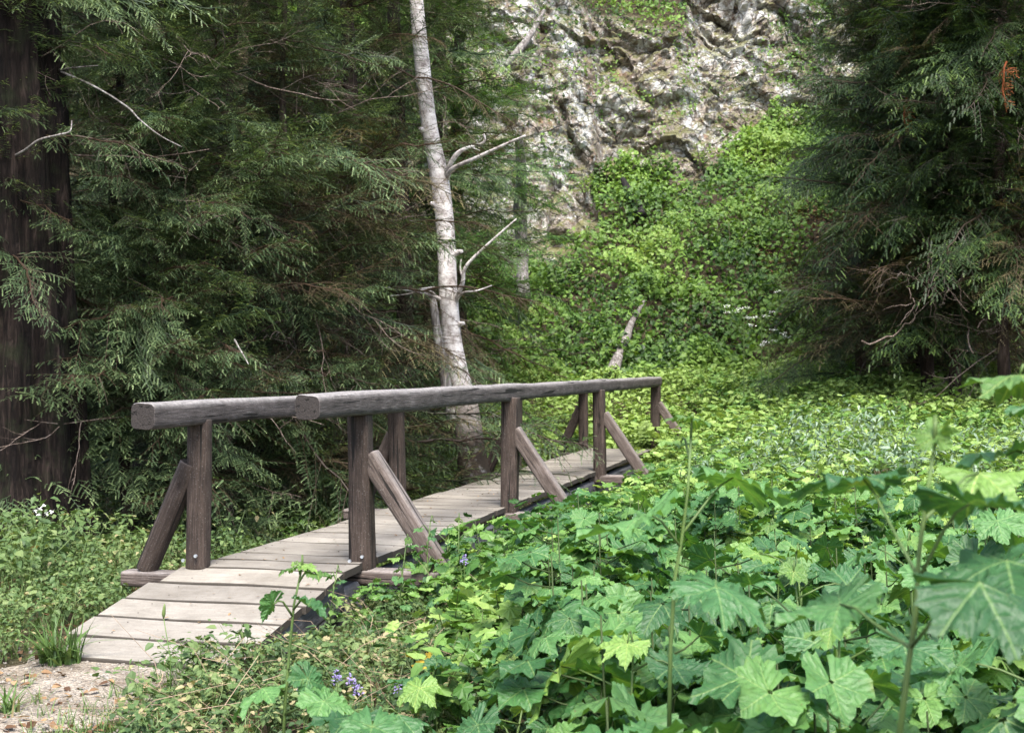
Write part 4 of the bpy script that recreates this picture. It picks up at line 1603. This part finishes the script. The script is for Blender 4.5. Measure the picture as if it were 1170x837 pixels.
def heroes():
    g = float
    D_ = math.pi
    # forked reddish stem plant, centre right
    Y = 3.3
    broad_plant('forked dark stemmed plant with one big drooping leaf right of the bridge',
                [P(764, 860, Y), P(766, 740, Y), P(771, 660, Y), P(779, 615, Y), P(786, 560, Y), P(790, 490, Y)],
                [(.56, P(735, 590, Y - .05), .27, R(185), .35, .1, 0),
                 (.62, P(838, 545, Y + .1), .26, R(-10), .15, -.25, 0),
                 (.35, P(818, 670, Y - .3), .25, R(-30), .2, .1, 0),
                 (.97, P(792, 478, Y), .12, R(120), -.2, .2, 1),
                 (.90, P(778, 505, Y + .1), .11, R(200), .1, 0, 1)], .006)
    # tall blurred plant right
    Y = 2.15
    broad_plant('tall close plant with a pale closed bud at its tip near the right edge',
                [P(1020, 900, Y), P(1035, 780, Y), P(1046, 700, Y), P(1050, 630, Y), P(1060, 560, Y), P(1068, 505, Y)],
                [(1, P(1068, 500, Y), .07, R(80), -.9, 0, 1), (1, P(1070, 498, Y), .06, R(-60), -.9, .3, 1),
                 (.52, P(985, 545, Y + .25), .2, R(170), .2, .2, 0),
                 (.5, P(1108, 575, Y - .1), .2, R(20), .1, -.2, 0),
                 (.7, P(1118, 540, Y + .2), .17, R(-10), -.05, .2, 1),
                 (.3, P(1120, 665, Y - .15), .24, R(-20), .25, .2, 0),
                 (.3, P(960, 690, Y + .3), .2, R(190), .3, -.1, 0)], .0055)
    Y = 2.5
    broad_plant('close plant with broad pale leaves cut by the right edge, highest leaf in the foreground',
                [P(1215, 900, Y), P(1205, 700, Y), P(1195, 560, Y), P(1180, 445, Y)],
                [(1, P(1165, 428, Y), .17, R(150), .05, .15, 1), (.7, P(1150, 520, Y + .1), .2, R(185), .2, .2, 0),
                 (.4, P(1150, 640, Y - .2), .26, R(200), .15, 0, 0), (.9, P(1200, 470, Y - .1), .18, R(20), .1, 0, 0)], .006)
    # left foreground single stem
    Y = 4.6
    broad_plant('single upright stem with curled small leaves standing in front of the deck',
                [P(322, 880, Y), P(326, 800, Y), P(331, 740, Y), P(336, 690, Y), P(345, 648, Y)],
                [(1, P(346, 645, Y), .10, R(30), -.1, .2, 1), (.95, P(335, 648, Y), .10, R(160), .1, 0, 1), (.9, P(362, 655, Y), .11, R(-15), .2, .1, 1),
                 (.72, P(352, 692, Y - .1), .15, R(-20), .35, -.2, 0), (.68, P(312, 690, Y - .05), .13, R(190), .9, .6, 0),
                 (.4, P(352, 775, Y - .1), .17, R(-15), .9, .3, 0), (.28, P(300, 785, Y), .2, R(180), .4, .1, 0), (.2, P(370, 800, Y - .2), .2, R(-40), .4, .1, 0)], .007)
    Y = 4.2
    broad_plant('low plant with wide wavy leaves at the bottom edge left of centre',
                [P(420, 880, Y), P(422, 850, Y), P(425, 825, Y)],
                [(1, P(400, 818, Y), .26, R(200), .1, 0, 0), (1, P(455, 815, Y), .22, R(10), .15, 0, 0), (.8, P(425, 830, Y - .15), .24, R(-90), .3, 0, 0)], .006)
    Y = 5.2
    broad_plant('small plant with three spreading leaves beside the yellow leaf',
                [P(500, 850, Y), P(498, 800, Y), P(494, 772, Y)],
                [(1, P(475, 775, Y), .18, R(180), .2, 0, 0), (1, P(505, 762, Y + .05), .18, R(20), .05, .1, 0), (.8, P(480, 785, Y - .15), .17, R(-110), .5, 0, 1)], .005)
    # named big-leaf positions right side
    auto = [
        ('broad leaved plant right below the sill of the middle right bridge post', -.02 + .5, 5.6, .62, 7, .24),
        ('broad leaved plant in the middle foreground left of the forked stem plant', .33, 3.9, .80, 8, .28),
        ('large plant with wide overlapping leaves at the bottom edge centre right', .30, 3.1, .66, 7, .28),
        ('wide leaved plant at the bottom edge just left of the forked stem', .42, 2.9, .80, 6, .25),
        ('plant spreading pale leaves between the forked stem and the closed bud plant', .86, 3.5, .92, 8, .26),
        ('plant under the closed bud plant with leaves hanging to the bottom edge', .82, 2.6, .84, 8, .25),
        ('shady plant low between the forked stem and the bottom edge', .62, 2.7, .66, 6, .22),
        ('plant with broad leaves at the bottom right corner', .98, 2.35, .90, 8, .25),
        ('plant behind the bottom right corner plant with raised leaves', 1.3, 3.3, .92, 8, .26),
        ('tall leafy plant by the right edge below the highest leaf', 1.50, 3.9, 1.00, 9, .26),
        ('leafy plant behind the forked stem with upturned leaves', .95, 4.5, .92, 8, .24),
        ('leafy plant standing two plants behind the closed bud plant', 1.45, 4.9, .98, 8, .24),
        ('broad leaved plant near the grey green scrub, in front of it', 1.95, 5.6, .98, 8, .22),
        ('broad leaved plant on the right edge level with the grey green scrub', 2.3, 6.0, 1.02, 8, .22),
        ('leafy plant between the scrub and the far end of the handrail', 1.2, 6.2, .88, 8, .2),
        ('leafy plant right of the third right bridge post brace', .85, 6.9, .74, 7, .18),
        ('leafy plant crowding the deck edge by the second right bridge post', .18, 7.2, .55, 7, .15),
        ('low leafy plant at the foot of the nearest right brace', -.35, 7.55, .40, 6, .12),
        ('leafy plant in the foreground thicket below the grey scrub', 1.55, 4.2, .85, 8, .22),
        ('smaller leafy plant left of the big overlapping leaves at the bottom', .02, 4.6, .45, 7, .2),
        ('leafy plant with big flat leaves just above the bottom edge, centre', .08, 3.8, .52, 7, .24),
        ('small leaved tall plant standing before the foot of the nearest right brace', -.62, 7.75, .66, 9, .085),
        ('small leaved plant between the ramp and the nearest right bridge post', -1.02, 7.75, .50, 9, .07),
        ('upright small leaved plant right of the nearest right brace foot', -.30, 8.05, .72, 9, .09),
        ('bushy small leaved plant in front of the girder past the first right post', -.50, 8.3, .70, 9, .08),
        ('leafy plant at the deck edge just before the second right bridge post', .12, 10.6, .70, 8, .12),
        ('leafy plant rising beside the second right bridge post', .28, 11.3, .8, 8, .12),
        ('very close blurred plant cut by the right edge low down', .74, 1.85, .86, 5, .17),
        ('leafy plant hiding the deck edge between the first two right bridge posts', -.42, 8.6, .62, 8, .13),
        ('leafy plant against the deck halfway to the second right bridge post', -.12, 9.6, .66, 8, .13),
        ('big leaved plant beside the dark hollow in the thicket', 1.15, 5.4, .85, 8, .22),
    ]
    for lab, x, y, h, nl, sz in auto:
        auto_plant(lab, x, y, h, nl, sz, young=.25)


heroes()


def make_broad_fill():
    """the mass of broad leaves nobody could count between the tall plants"""
    r = np.random.default_rng(9)
    cnt = 0
    mb = MB()
    # decimated blade template
    tv, tt, ta = [], [], []
    for k in range(6):
        me = LEAVES[k]
        co = np.zeros(len(me.vertices) * 3, np.float32)
        me.vertices.foreach_get('co', co)
        co = co.reshape(14, 110, 3)[[0, 2, 4, 7, 10, 13]][:, ::2].reshape(-1, 3)
        n = 55
        t = []
        for i in range(5):
            for j in range(n - 1):
                a, b, c, d = i * n + j, i * n + j + 1, (i + 1) * n + j + 1, (i + 1) * n + j
                t += [(a, b, c), (a, c, d)]
        tv.append(co)
        tt.append(np.array(t))
    pts = jitter_grid(lambda y: .10 if y < 5 else -.05 + (y - 5) * .12, lambda y: y * .42 + .3, 2.4, 9.5, lambda y: .23, 21)
    st = MB()
    for x, y in pts:
        if bool(in_bridge(x, y, .1)) or s_ac(x, y)[1] < 1.1:
            continue
        if float(vnoise(np.array([[x * 1.9, y * 1.3, 4.]]), 6)[0]) < -.34:
            continue
        z = float(G(x, y))
        h = r.uniform(.35, .85) * (.75 if y < 3.2 else 1)
        sz = .255 * r.uniform(.75, 1.2) * (1.08 - .04 * y)
        nl = 8
        yaw = r.random(nl) * 6.28
        pl = sz * r.uniform(.3, .9, nl)
        hh = h * (1 - .45 * r.random(nl))
        T = np.stack([x + np.cos(yaw) * pl, y + np.sin(yaw) * pl, z + hh], 1)
        Mx = rots(yaw, .25 + .25 * r.normal(size=nl), .25 * r.normal(size=nl)) * (sz * r.uniform(.7, 1.15, nl))[:, None, None]
        k = r.integers(6)
        mb.inst(tv[k], tt[k], Mx, T, np.zeros(nl), uv=tv[k][:, :2])
        st.tube([(x, y, z - .05), (x + .02, y, z + h * .5), (x, y, z + h)], [.005, .004, .003], 5, .3)
        for p in T:
            st.tube([(x, y, p[2] - .06), ((x + p[0]) / 2, (y + p[1]) / 2, p[2] - .04), tuple(p)], [.0035, .003, .002], 4, .3)
        cnt += 1
    o = mb.build('broad_leaves', M['broad_fill'], smooth=True)
    tag(o, 'mass of broad wrinkled green leaves filling the lower right foreground', 'foliage', kind='stuff')
    tag(st.build('stalks', M['stalk'], smooth=True), 'stalks of the broad leaved mass in the lower right foreground', 'stalks', kind='stuff')


M['broad_fill'] = broadmat('broad_fill_leaf', (.02, .07, .02), (.05, .14, .04), (.12, .24, .065), fill=True)
M['stalk'] = leafmat('dark_stalk', [(0, (.02, .035, .012)), (1, (.07, .1, .03))], .6, .2, .1, nscale=9)
make_broad_fill()


# ------------------------------------------------------------------ left bank, weeds, grass
def make_weeds():
    r = np.random.default_rng(15)
    tw = [plant_template(600 + i, 5, 9, .26, .20, .045) for i in range(8)]
    tall = [plant_template(620 + i, 4, 10, .48, .18, .055) for i in range(6)]
    mb, st = MB(), MB()
    # left of the bridge, in front of the conifers, and under the handrail gap
    pts = jitter_grid(lambda y: -.42 * y - .3, lambda y: -.05 + (y - 12) * .2, 6.2, 20, lambda y: .17 if y < 11 else .26, 3)
    s, ac = s_ac(pts[:, 0], pts[:, 1])
    keep = (ac < -.18 - .14 * sst(.3, -.5, s)) & (s > -1.6)
    keep |= (s <= -1.6) & (np.abs(ac - .15) > .62 + .15 * r.random(len(pts)))
    keep &= ~((s < -1.4) & (ac > 1.3) & (pts[:, 1] > 5.9) & (r.random(len(pts)) < .3))
    pts = pts[keep]
    p3 = np.stack([pts[:, 0], pts[:, 1], 0 * pts[:, 0]], 1)
    tn = .42 + .6 * fbm(p3 * .8, 3, 4)
    z = G(pts[:, 0], pts[:, 1])
    s, ac = s_ac(pts[:, 0], pts[:, 1])
    tl = (r.random(len(pts)) < .3) & ((s > .6) | (ac < -1.0))
    LS = LEAF_O + LEAF_L[1:2]
    scatter(mb, np.column_stack([pts[~tl], z[~tl]]), tw, LS, (.7, 1.2), tn[~tl], st, .002, 4)
    scatter(mb, np.column_stack([pts[tl], z[tl]]), tall, LS, (.8, 1.25), tn[tl], st, .003, 5)
    tag(mb.build('weeds', M['weeds']), 'small leaved green weeds covering the bank left of the bridge', 'weeds', kind='stuff')
    tag(st.build('weed_stems', M['stem']), 'fine stems of the weeds on the left bank', 'stems', kind='stuff')
    # centre foreground: sparse mixed weeds over brown soil
    mb, st = MB(), MB()
    n = 460
    x = r.uniform(-1.6, .35, n)
    y = r.uniform(5.2, 8.6, n)
    s, ac = s_ac(x, y)
    k = ((ac > 1.06) | (s < -1.65)) & (np.abs(x + y * .37) > 0.0) & ~((s < -1.3) & (np.abs(ac - .1) < .78))
    x, y = x[k], y[k]
    scatter(mb, np.column_stack([x, y, G(x, y)]), tw, LEAF_O + LEAF_L, (.5, 1.0), .45 + .35 * r.normal(size=len(x)), st, .0022, 6)
    tag(mb.build('mixed_weeds', M['weeds']), 'sparse mixed weeds on the brown soil between the ramp and the broad leaves', 'weeds', kind='stuff')
    tag(st.build('weed_stems', M['stem']), 'fine stems of the mixed weeds right of the ramp', 'stems', kind='stuff')


make_weeds()


def blades(mb, pts, n, h, spread, r, tone=.4, w=.004):
    for (x, y, z) in pts:
        for _ in range(n):
            a = r.random() * 6.28
            ln = h * r.uniform(.5, 1.2)
            b = r.uniform(.2, 1.0) * spread
            o = np.array([x + r.normal(0, .02), y + r.normal(0, .02), z - .01])
            t = np.linspace(0, 1, 5)
            c = o + np.stack([np.cos(a) * b * ln * t ** 1.7, np.sin(a) * b * ln * t ** 1.7, ln * (t - .35 * b * t ** 2.4)], 1)
            sd = np.array([-math.sin(a), math.cos(a), 0]) * w * r.uniform(.6, 1.3)
            wd = (1 - t ** 2)[:, None] * sd
            v = np.stack([c - wd, c + wd], 1).reshape(-1, 3)
            q = [(2 * i, 2 * i + 1, 2 * i + 3, 2 * i + 2) for i in range(4)]
            mb.add(v, quad=q, a=np.clip(tone + r.normal(0, .2), 0, 1))


def make_grass():
    r = np.random.default_rng(44)
    mb = MB()
    n = 700
    x = r.uniform(-3.3, .2, n)
    y = r.uniform(5.2, 9.5, n)
    s, ac = s_ac(x, y)
    left = (ac < -.22) & (x > -3.4)
    front = (s < -1.55) & (np.abs(ac - .1) > .5 + .2 * r.random(n))
    right = (ac > 1.12) & (r.random(n) < .35)
    front |= (s < -2.0) & (r.random(n) < .35)
    k = left | front | right
    x, y = x[k], y[k]
    pts = np.column_stack([x, y, G(x, y)])
    blades(mb, pts, 13, .13, .9, r, .45, .0028)
    tag(mb.build('grass', M['grass']), 'short grass around the ramp and path edges', 'grass', kind='stuff')
    # grass tuft by the ramp's left corner
    mb = MB()
    c = P(66, 745, 7.0)
    z = float(G(c.x, c.y))
    cl = [(c.x + r.normal(0, .05), c.y + r.normal(0, .05), z) for _ in range(7)]
    blades(mb, cl, 13, .28, .7, r, .25, .006)
    blades(mb, cl[:5], 7, .26, 1.6, r, .35, .012)
    tag(mb.build('grass_tuft', M['grass']), 'dark green grass tuft at the left corner of the ramp', 'grass tuft')
    mb = MB()
    c = P(16, 800, 6.1)
    blades(mb, [(c.x + r.normal(0, .04), c.y + r.normal(0, .04), float(G(c.x, c.y))) for _ in range(5)], 9, .17, 1.2, r, .4, .007)
    tag(mb.build('grass_tuft', M['grass']), 'lower grass tuft at the bottom left corner of the photo', 'grass tuft')
    # tall seed-head grass stems in front of the ramp
    mb = MB()
    a = P(195, 800, 6.0)
    b = P(187, 706, 6.0)
    mb.tube([a, (a + b) / 2 + Vector((.015, 0, 0)), b], [.003, .0025, .002], 5, .6)
    mb.tube([b, b + Vector((0, 0, .02)), b + Vector((.003, 0, .05)), b + Vector((.004, 0, .065))], [.003, .009, .006, .002], 6, .7)
    tag(mb.build('seeding_grass', M['grass'], smooth=True), 'single upright grass stem with a seed head before the ramp', 'grass stem')


make_grass()


def make_dry():
    r = np.random.default_rng(61)
    mb = MB()
    for _ in range(360):
        x, y = r.uniform(-1.7, .5), r.uniform(5.3, 8.4)
        s, ac = s_ac(x, y)
        if ac < 1.15 and s > -1.7:
            continue
        if s < -1.3 and abs(ac - .1) < .5:
            continue
        z = float(G(x, y))
        a = r.random() * 6.28
        l = r.uniform(.15, .6)
        up = r.uniform(.1, 1.0)
        p0 = np.array([x, y, z])
        d = np.array([math.cos(a), math.sin(a), up])
        p1 = p0 + d * l * .5
        p2 = p1 + np.array([math.cos(a + .6), math.sin(a + .6), up - 1.0 * r.random()]) * l * .5
        mb.tube([p0, p1, p2], [.0022, .0017, .001], 3, .5, cap=False)
    tag(mb.build('dry_stalks', M['dry']), 'tangle of dry tan stalks on the bare soil right of the ramp', 'dry stalks', kind='stuff')
    # leaf litter
    mb = MB()
    n = 5200
    x = r.uniform(-3.6, .9, n)
    y = r.uniform(5.1, 13, n)
    keep = ~in_bridge(x, y)
    x, y = x[keep], y[keep]
    n = len(x)
    T = np.column_stack([x, y, G(x, y) + .015 + .03 * r.random(n)])
    Mx = rots(r.random(n) * 6.28, r.normal(0, .4, n), r.normal(0, .4, n)) * r.uniform(.02, .06, n)[:, None, None]
    mb.inst(*LEAF_O[0], Mx, T, r.random(n))
    # a few blown on to the deck
    n = 150
    s, ac = r.uniform(-1.2, 10, n), r.uniform(.03, .9, n)
    T = np.array([tuple(B(a, b, (.175 * (a - .05) if a < .05 else 0) + .008)) for a, b in zip(s, ac)])
    Mx = rots(r.random(n) * 6.28, r.normal(0, .1, n), r.normal(0, .1, n)) * r.uniform(.012, .04, n)[:, None, None]
    mb.inst(*LEAF_O[1], Mx, T, r.random(n))
    tag(mb.build('leaf_litter', M['litter']), 'brown leaf litter over the soil and a few leaves on the deck', 'leaf litter', kind='stuff')
    # duff under the right conifers
    mb = MB()
    n = 30000
    x = r.uniform(5.3, 13, n)
    y = r.uniform(19.5, 31, n)
    z = np.maximum(G(x, y), .3 + (y - foot(x)) / 1.42 + .12) + .02 + .05 * r.random(n)
    Mx = rots(r.random(n) * 6.28, r.normal(0, .5, n), r.normal(0, .5, n)) * r.uniform(.04, .11, n)[:, None, None]
    mb.inst(*LEAF_O[1], Mx, np.column_stack([x, y, z]), r.random(n) * .7)
    tag(mb.build('needle_litter', M['litter']), 'reddish brown needle litter in the dark hollow under the right conifers', 'litter', kind='stuff')


make_dry()


def small_things():
    r = np.random.default_rng(71)
    # yellow leaf
    root = empty('yellow_leaf_sprig', P(483, 765, 6.1), 'bright yellow lobed leaf among the weeds in front of the bridge', 'leaf')
    for (a, b, sz, yaw) in ((483, 752, .13, -1.2), (478, 748, .09, 2.6), (490, 750, .08, .4)):
        me = bpy.data.meshes.new('leaf')
        mb = MB()
        v, t = lobed(22, PALM, .1, 5, .05, .1)
        mb.add(v, tri=t, a=.5)
        me = mb.mesh('leaf', M['yellow'], False)
        link('leaf', me, root, P(a, b, 6.1) - root.location, Euler((.5, .1, yaw)), sz)
    mb = MB()
    p0, p1 = P(483, 800, 6.1), P(483, 750, 6.1)
    mb.tube([p0, (p0 + p1) / 2, p1], .002, 4, .5)
    mb.build('stem', M['stem'], root)
    # purple flowers
    locs = [(385, 775, 'leftmost'), (402, 778, ''), (410, 790, ''), (345, 785, ''), (455, 788, ''), (530, 640, '')]
    labs = ['lilac flower spike nearest the curled leaf stem', 'lilac flower spike in the middle of the purple cluster', 'lowest lilac flower spike of the purple cluster',
            'lilac flower spike left of the upright stem foot', 'lone lilac flower spike between the cluster and the yellow leaf', 'lilac flower by the foot of the nearest right brace']
    for (px, py, _), lab in zip(locs, labs):
        Y = 5.5 if py > 700 else 7.4
        c = P(px, py, Y)
        gz = float(G(c.x, c.y))
        root = empty('lilac_flower', (c.x, c.y, gz), lab, 'flower', 'lilac flowers among the weeds')
        mb = MB()
        mb.tube([(c.x, c.y, gz), (c.x + .01, c.y, (gz + c.z) / 2), tuple(c)], .002, 4, .4)
        mb.build('stem', M['stem'], root)
        mb = MB()
        for _k in range(34):
            h = r.random()
            a = r.random() * 6.28
            q_ = np.array([c.x + math.cos(a) * .014 * (1.2 - h), c.y + math.sin(a) * .014 * (1.2 - h), c.z - .02 + h * .05])
            v, t = LEAF_O[0]
            Mx = rots(np.array([a]), np.array([r.normal(-.3, .5)]), np.array([r.normal(0, .6)])) * .014
            mb.inst(v, t, Mx, q_[None], [.5])
        mb.build('petals', M['purple'], root)
    # white flowered plant at the left by the redwood
    tmpl = plant_template(901, 9, 12, .62, .34, .085)
    c = P(48, 640, 9.6)
    gz = float(G(c.x, c.y))
    root = empty('white_flowered_bush', (c.x, c.y, gz), 'leafy bush with small white flowers in front of the huge redwood trunk', 'bush')
    mb, st = MB(), MB()
    scatter(mb, [(c.x, c.y, gz)], [tmpl], LEAF_O[:1] + LEAF_O[2:], (1.0, 1.05), [.3], st, .004, 3)
    mb.build('leaves', M['weeds'], root)
    st.build('stems', M['stem'], root)
    mb = MB()
    for (px, py) in ((40, 583), (46, 581), (53, 586), (59, 584), (50, 578), (44, 588)):
        p = P(px, py, 9.5)
        for k in range(9):
            v, t = LEAF_O[0]
            mb.inst(v, t, rots(np.array([k * .7]), np.array([r.normal(0, .4)]), np.array([0.])) * .022, np.array([tuple(p)]), [.5])
    mb.build('flowers', M['white'], root)
    # pale flowering umbels on the slope
    for (px, py, Y, lab) in ((878, 385, 21.5, 'tall white flowered umbel nearest the dark right grove'), (870, 350, 23.0, 'white flowered umbel above the tallest one'), (850, 362, 22.5, 'small white flowered umbel left of the others')):
        c = P(px, py, Y)
        gz = float(G(c.x, c.y))
        root = empty('white_umbel', (c.x, c.y, gz), lab, 'flower', 'white umbels at the foot of the slope')
        mb = MB()
        mb.tube([(c.x, c.y, gz), tuple(c)], [.012, .006], 5, .4)
        heads = [c + Vector((r.normal(0, .2), r.normal(0, .1), r.normal(0, .12))) for _ in range(6)]
        for h in heads:
            mb.tube([(c.x, c.y, c.z - .3), tuple(h)], .004, 4, .4)
        mb.build('stem', M['stem'], root)
        mb = MB()
        for h in heads:
            n = 26
            T = np.array(tuple(h)) + np.column_stack([r.normal(0, .035, n), r.normal(0, .035, n), r.normal(0, .012, n)])
            mb.inst(*LEAF_O[2], rots(r.random(n) * 6.28, r.normal(0, .3, n), r.normal(0, .3, n)) * .025, T, np.full(n, .5))
        mb.build('petals', M['white'], root)


small_things()


def slope_shrubs():
    r = np.random.default_rng(88)
    sp = [(700, 214, 1.0, .62, 'dark green shrub at the top edge of the green slope under the rock'), (800, 182, .9, .8, 'light green shrub rooted where the rock face meets the slope'),
          (668, 212, .7, .7, 'small shrub growing on a ledge left of the charred stub'), (640, 335, 1.3, .25, 'dark broad shrub on the left side of the green slope'),
          (590, 372, 1.3, .3, 'dark shrub at the left foot of the slope behind the bare tree'), (760, 330, 1.1, .45, 'rounded shrub in the middle of the green slope'),
          (690, 300, .6, .95, 'pale fern like plant in the middle left of the slope'), (835, 290, 1.2, .5, 'shrub on the slope near the border of the right grove'),
          (885, 175, 1.0, .6, 'shrub hanging over bare rock at the upper right of the slope'), (742, 205, .7, .85, 'bright small shrub right of the charred stub')]
    for i, (px, py, sc, tone, lab) in enumerate(sp):
        c = hp(px, py, .15)
        root = empty('shrub', c, lab, 'shrub', 'shrubs on the green slope')
        mb, st = MB(), MB()
        t = plant_template(950 + i, 12, 12, .75, .6, .10)
        scatter(mb, [(c.x, c.y, c.z - .25)], [t], LEAF_O + LEAF_L[1:2], (sc, sc * 1.05), [tone], st, .008, 30 + i)
        mb.build('leaves', M['bramble'], root)
        st.build('stems', M['deadtwig'], root)


slope_shrubs()

# ------------------------------------------------------------------ camera, light, world
cam = bpy.data.cameras.new('camera')
co = bpy.data.objects.new('camera', cam)
C.objects.link(co)
co.location = (0, 0, EYE)
co.rotation_euler = (R(90), 0, 0)
cam.sensor_width = 36
cam.lens = F / 1170 * 36
cam.clip_end = 500
cam.clip_start = .05
cam.dof.use_dof = True
cam.dof.focus_distance = 7.5
cam.dof.aperture_fstop = 7.0
SC.camera = co

SUN_EL, SUN_AZ = 56, 174         # azimuth clockwise from +Y (the view direction)
w = bpy.data.worlds.new('World')
SC.world = w
w.use_nodes = True
wn, wl = w.node_tree.nodes, w.node_tree.links
bg = wn['Background']
sky = wn.new('ShaderNodeTexSky')
sky.sky_type = 'NISHITA'
sky.sun_disc = False
sky.sun_elevation = R(SUN_EL)
sky.sun_rotation = R(SUN_AZ)
sky.air_density = 1.0
sky.dust_density = 3.0
wl.new(sky.outputs[0], bg.inputs[0])
bg.inputs[1].default_value = .15

sl = bpy.data.lights.new('sun', 'SUN')
sl.energy = 2.4
sl.angle = R(22)
sl.color = (1, .96, .9)
so = bpy.data.objects.new('sun', sl)
C.objects.link(so)
el, az = R(SUN_EL), R(SUN_AZ)
dirv = Vector((math.sin(az) * math.cos(el), math.cos(az) * math.cos(el), math.sin(el)))
so.rotation_euler = dirv.to_track_quat('Z', 'Y').to_euler()
so.location = (5, -5, 20)

SC.view_settings.view_transform = 'Standard'
SC.view_settings.look = 'None'
SC.view_settings.exposure = 1.78
SC.view_settings.gamma = 1
SC.view_settings.use_curve_mapping = False
SC.cycles.max_bounces = 6
SC.cycles.diffuse_bounces = 4
SC.cycles.glossy_bounces = 2
SC.cycles.transmission_bounces = 3
SC.cycles.use_denoising = True
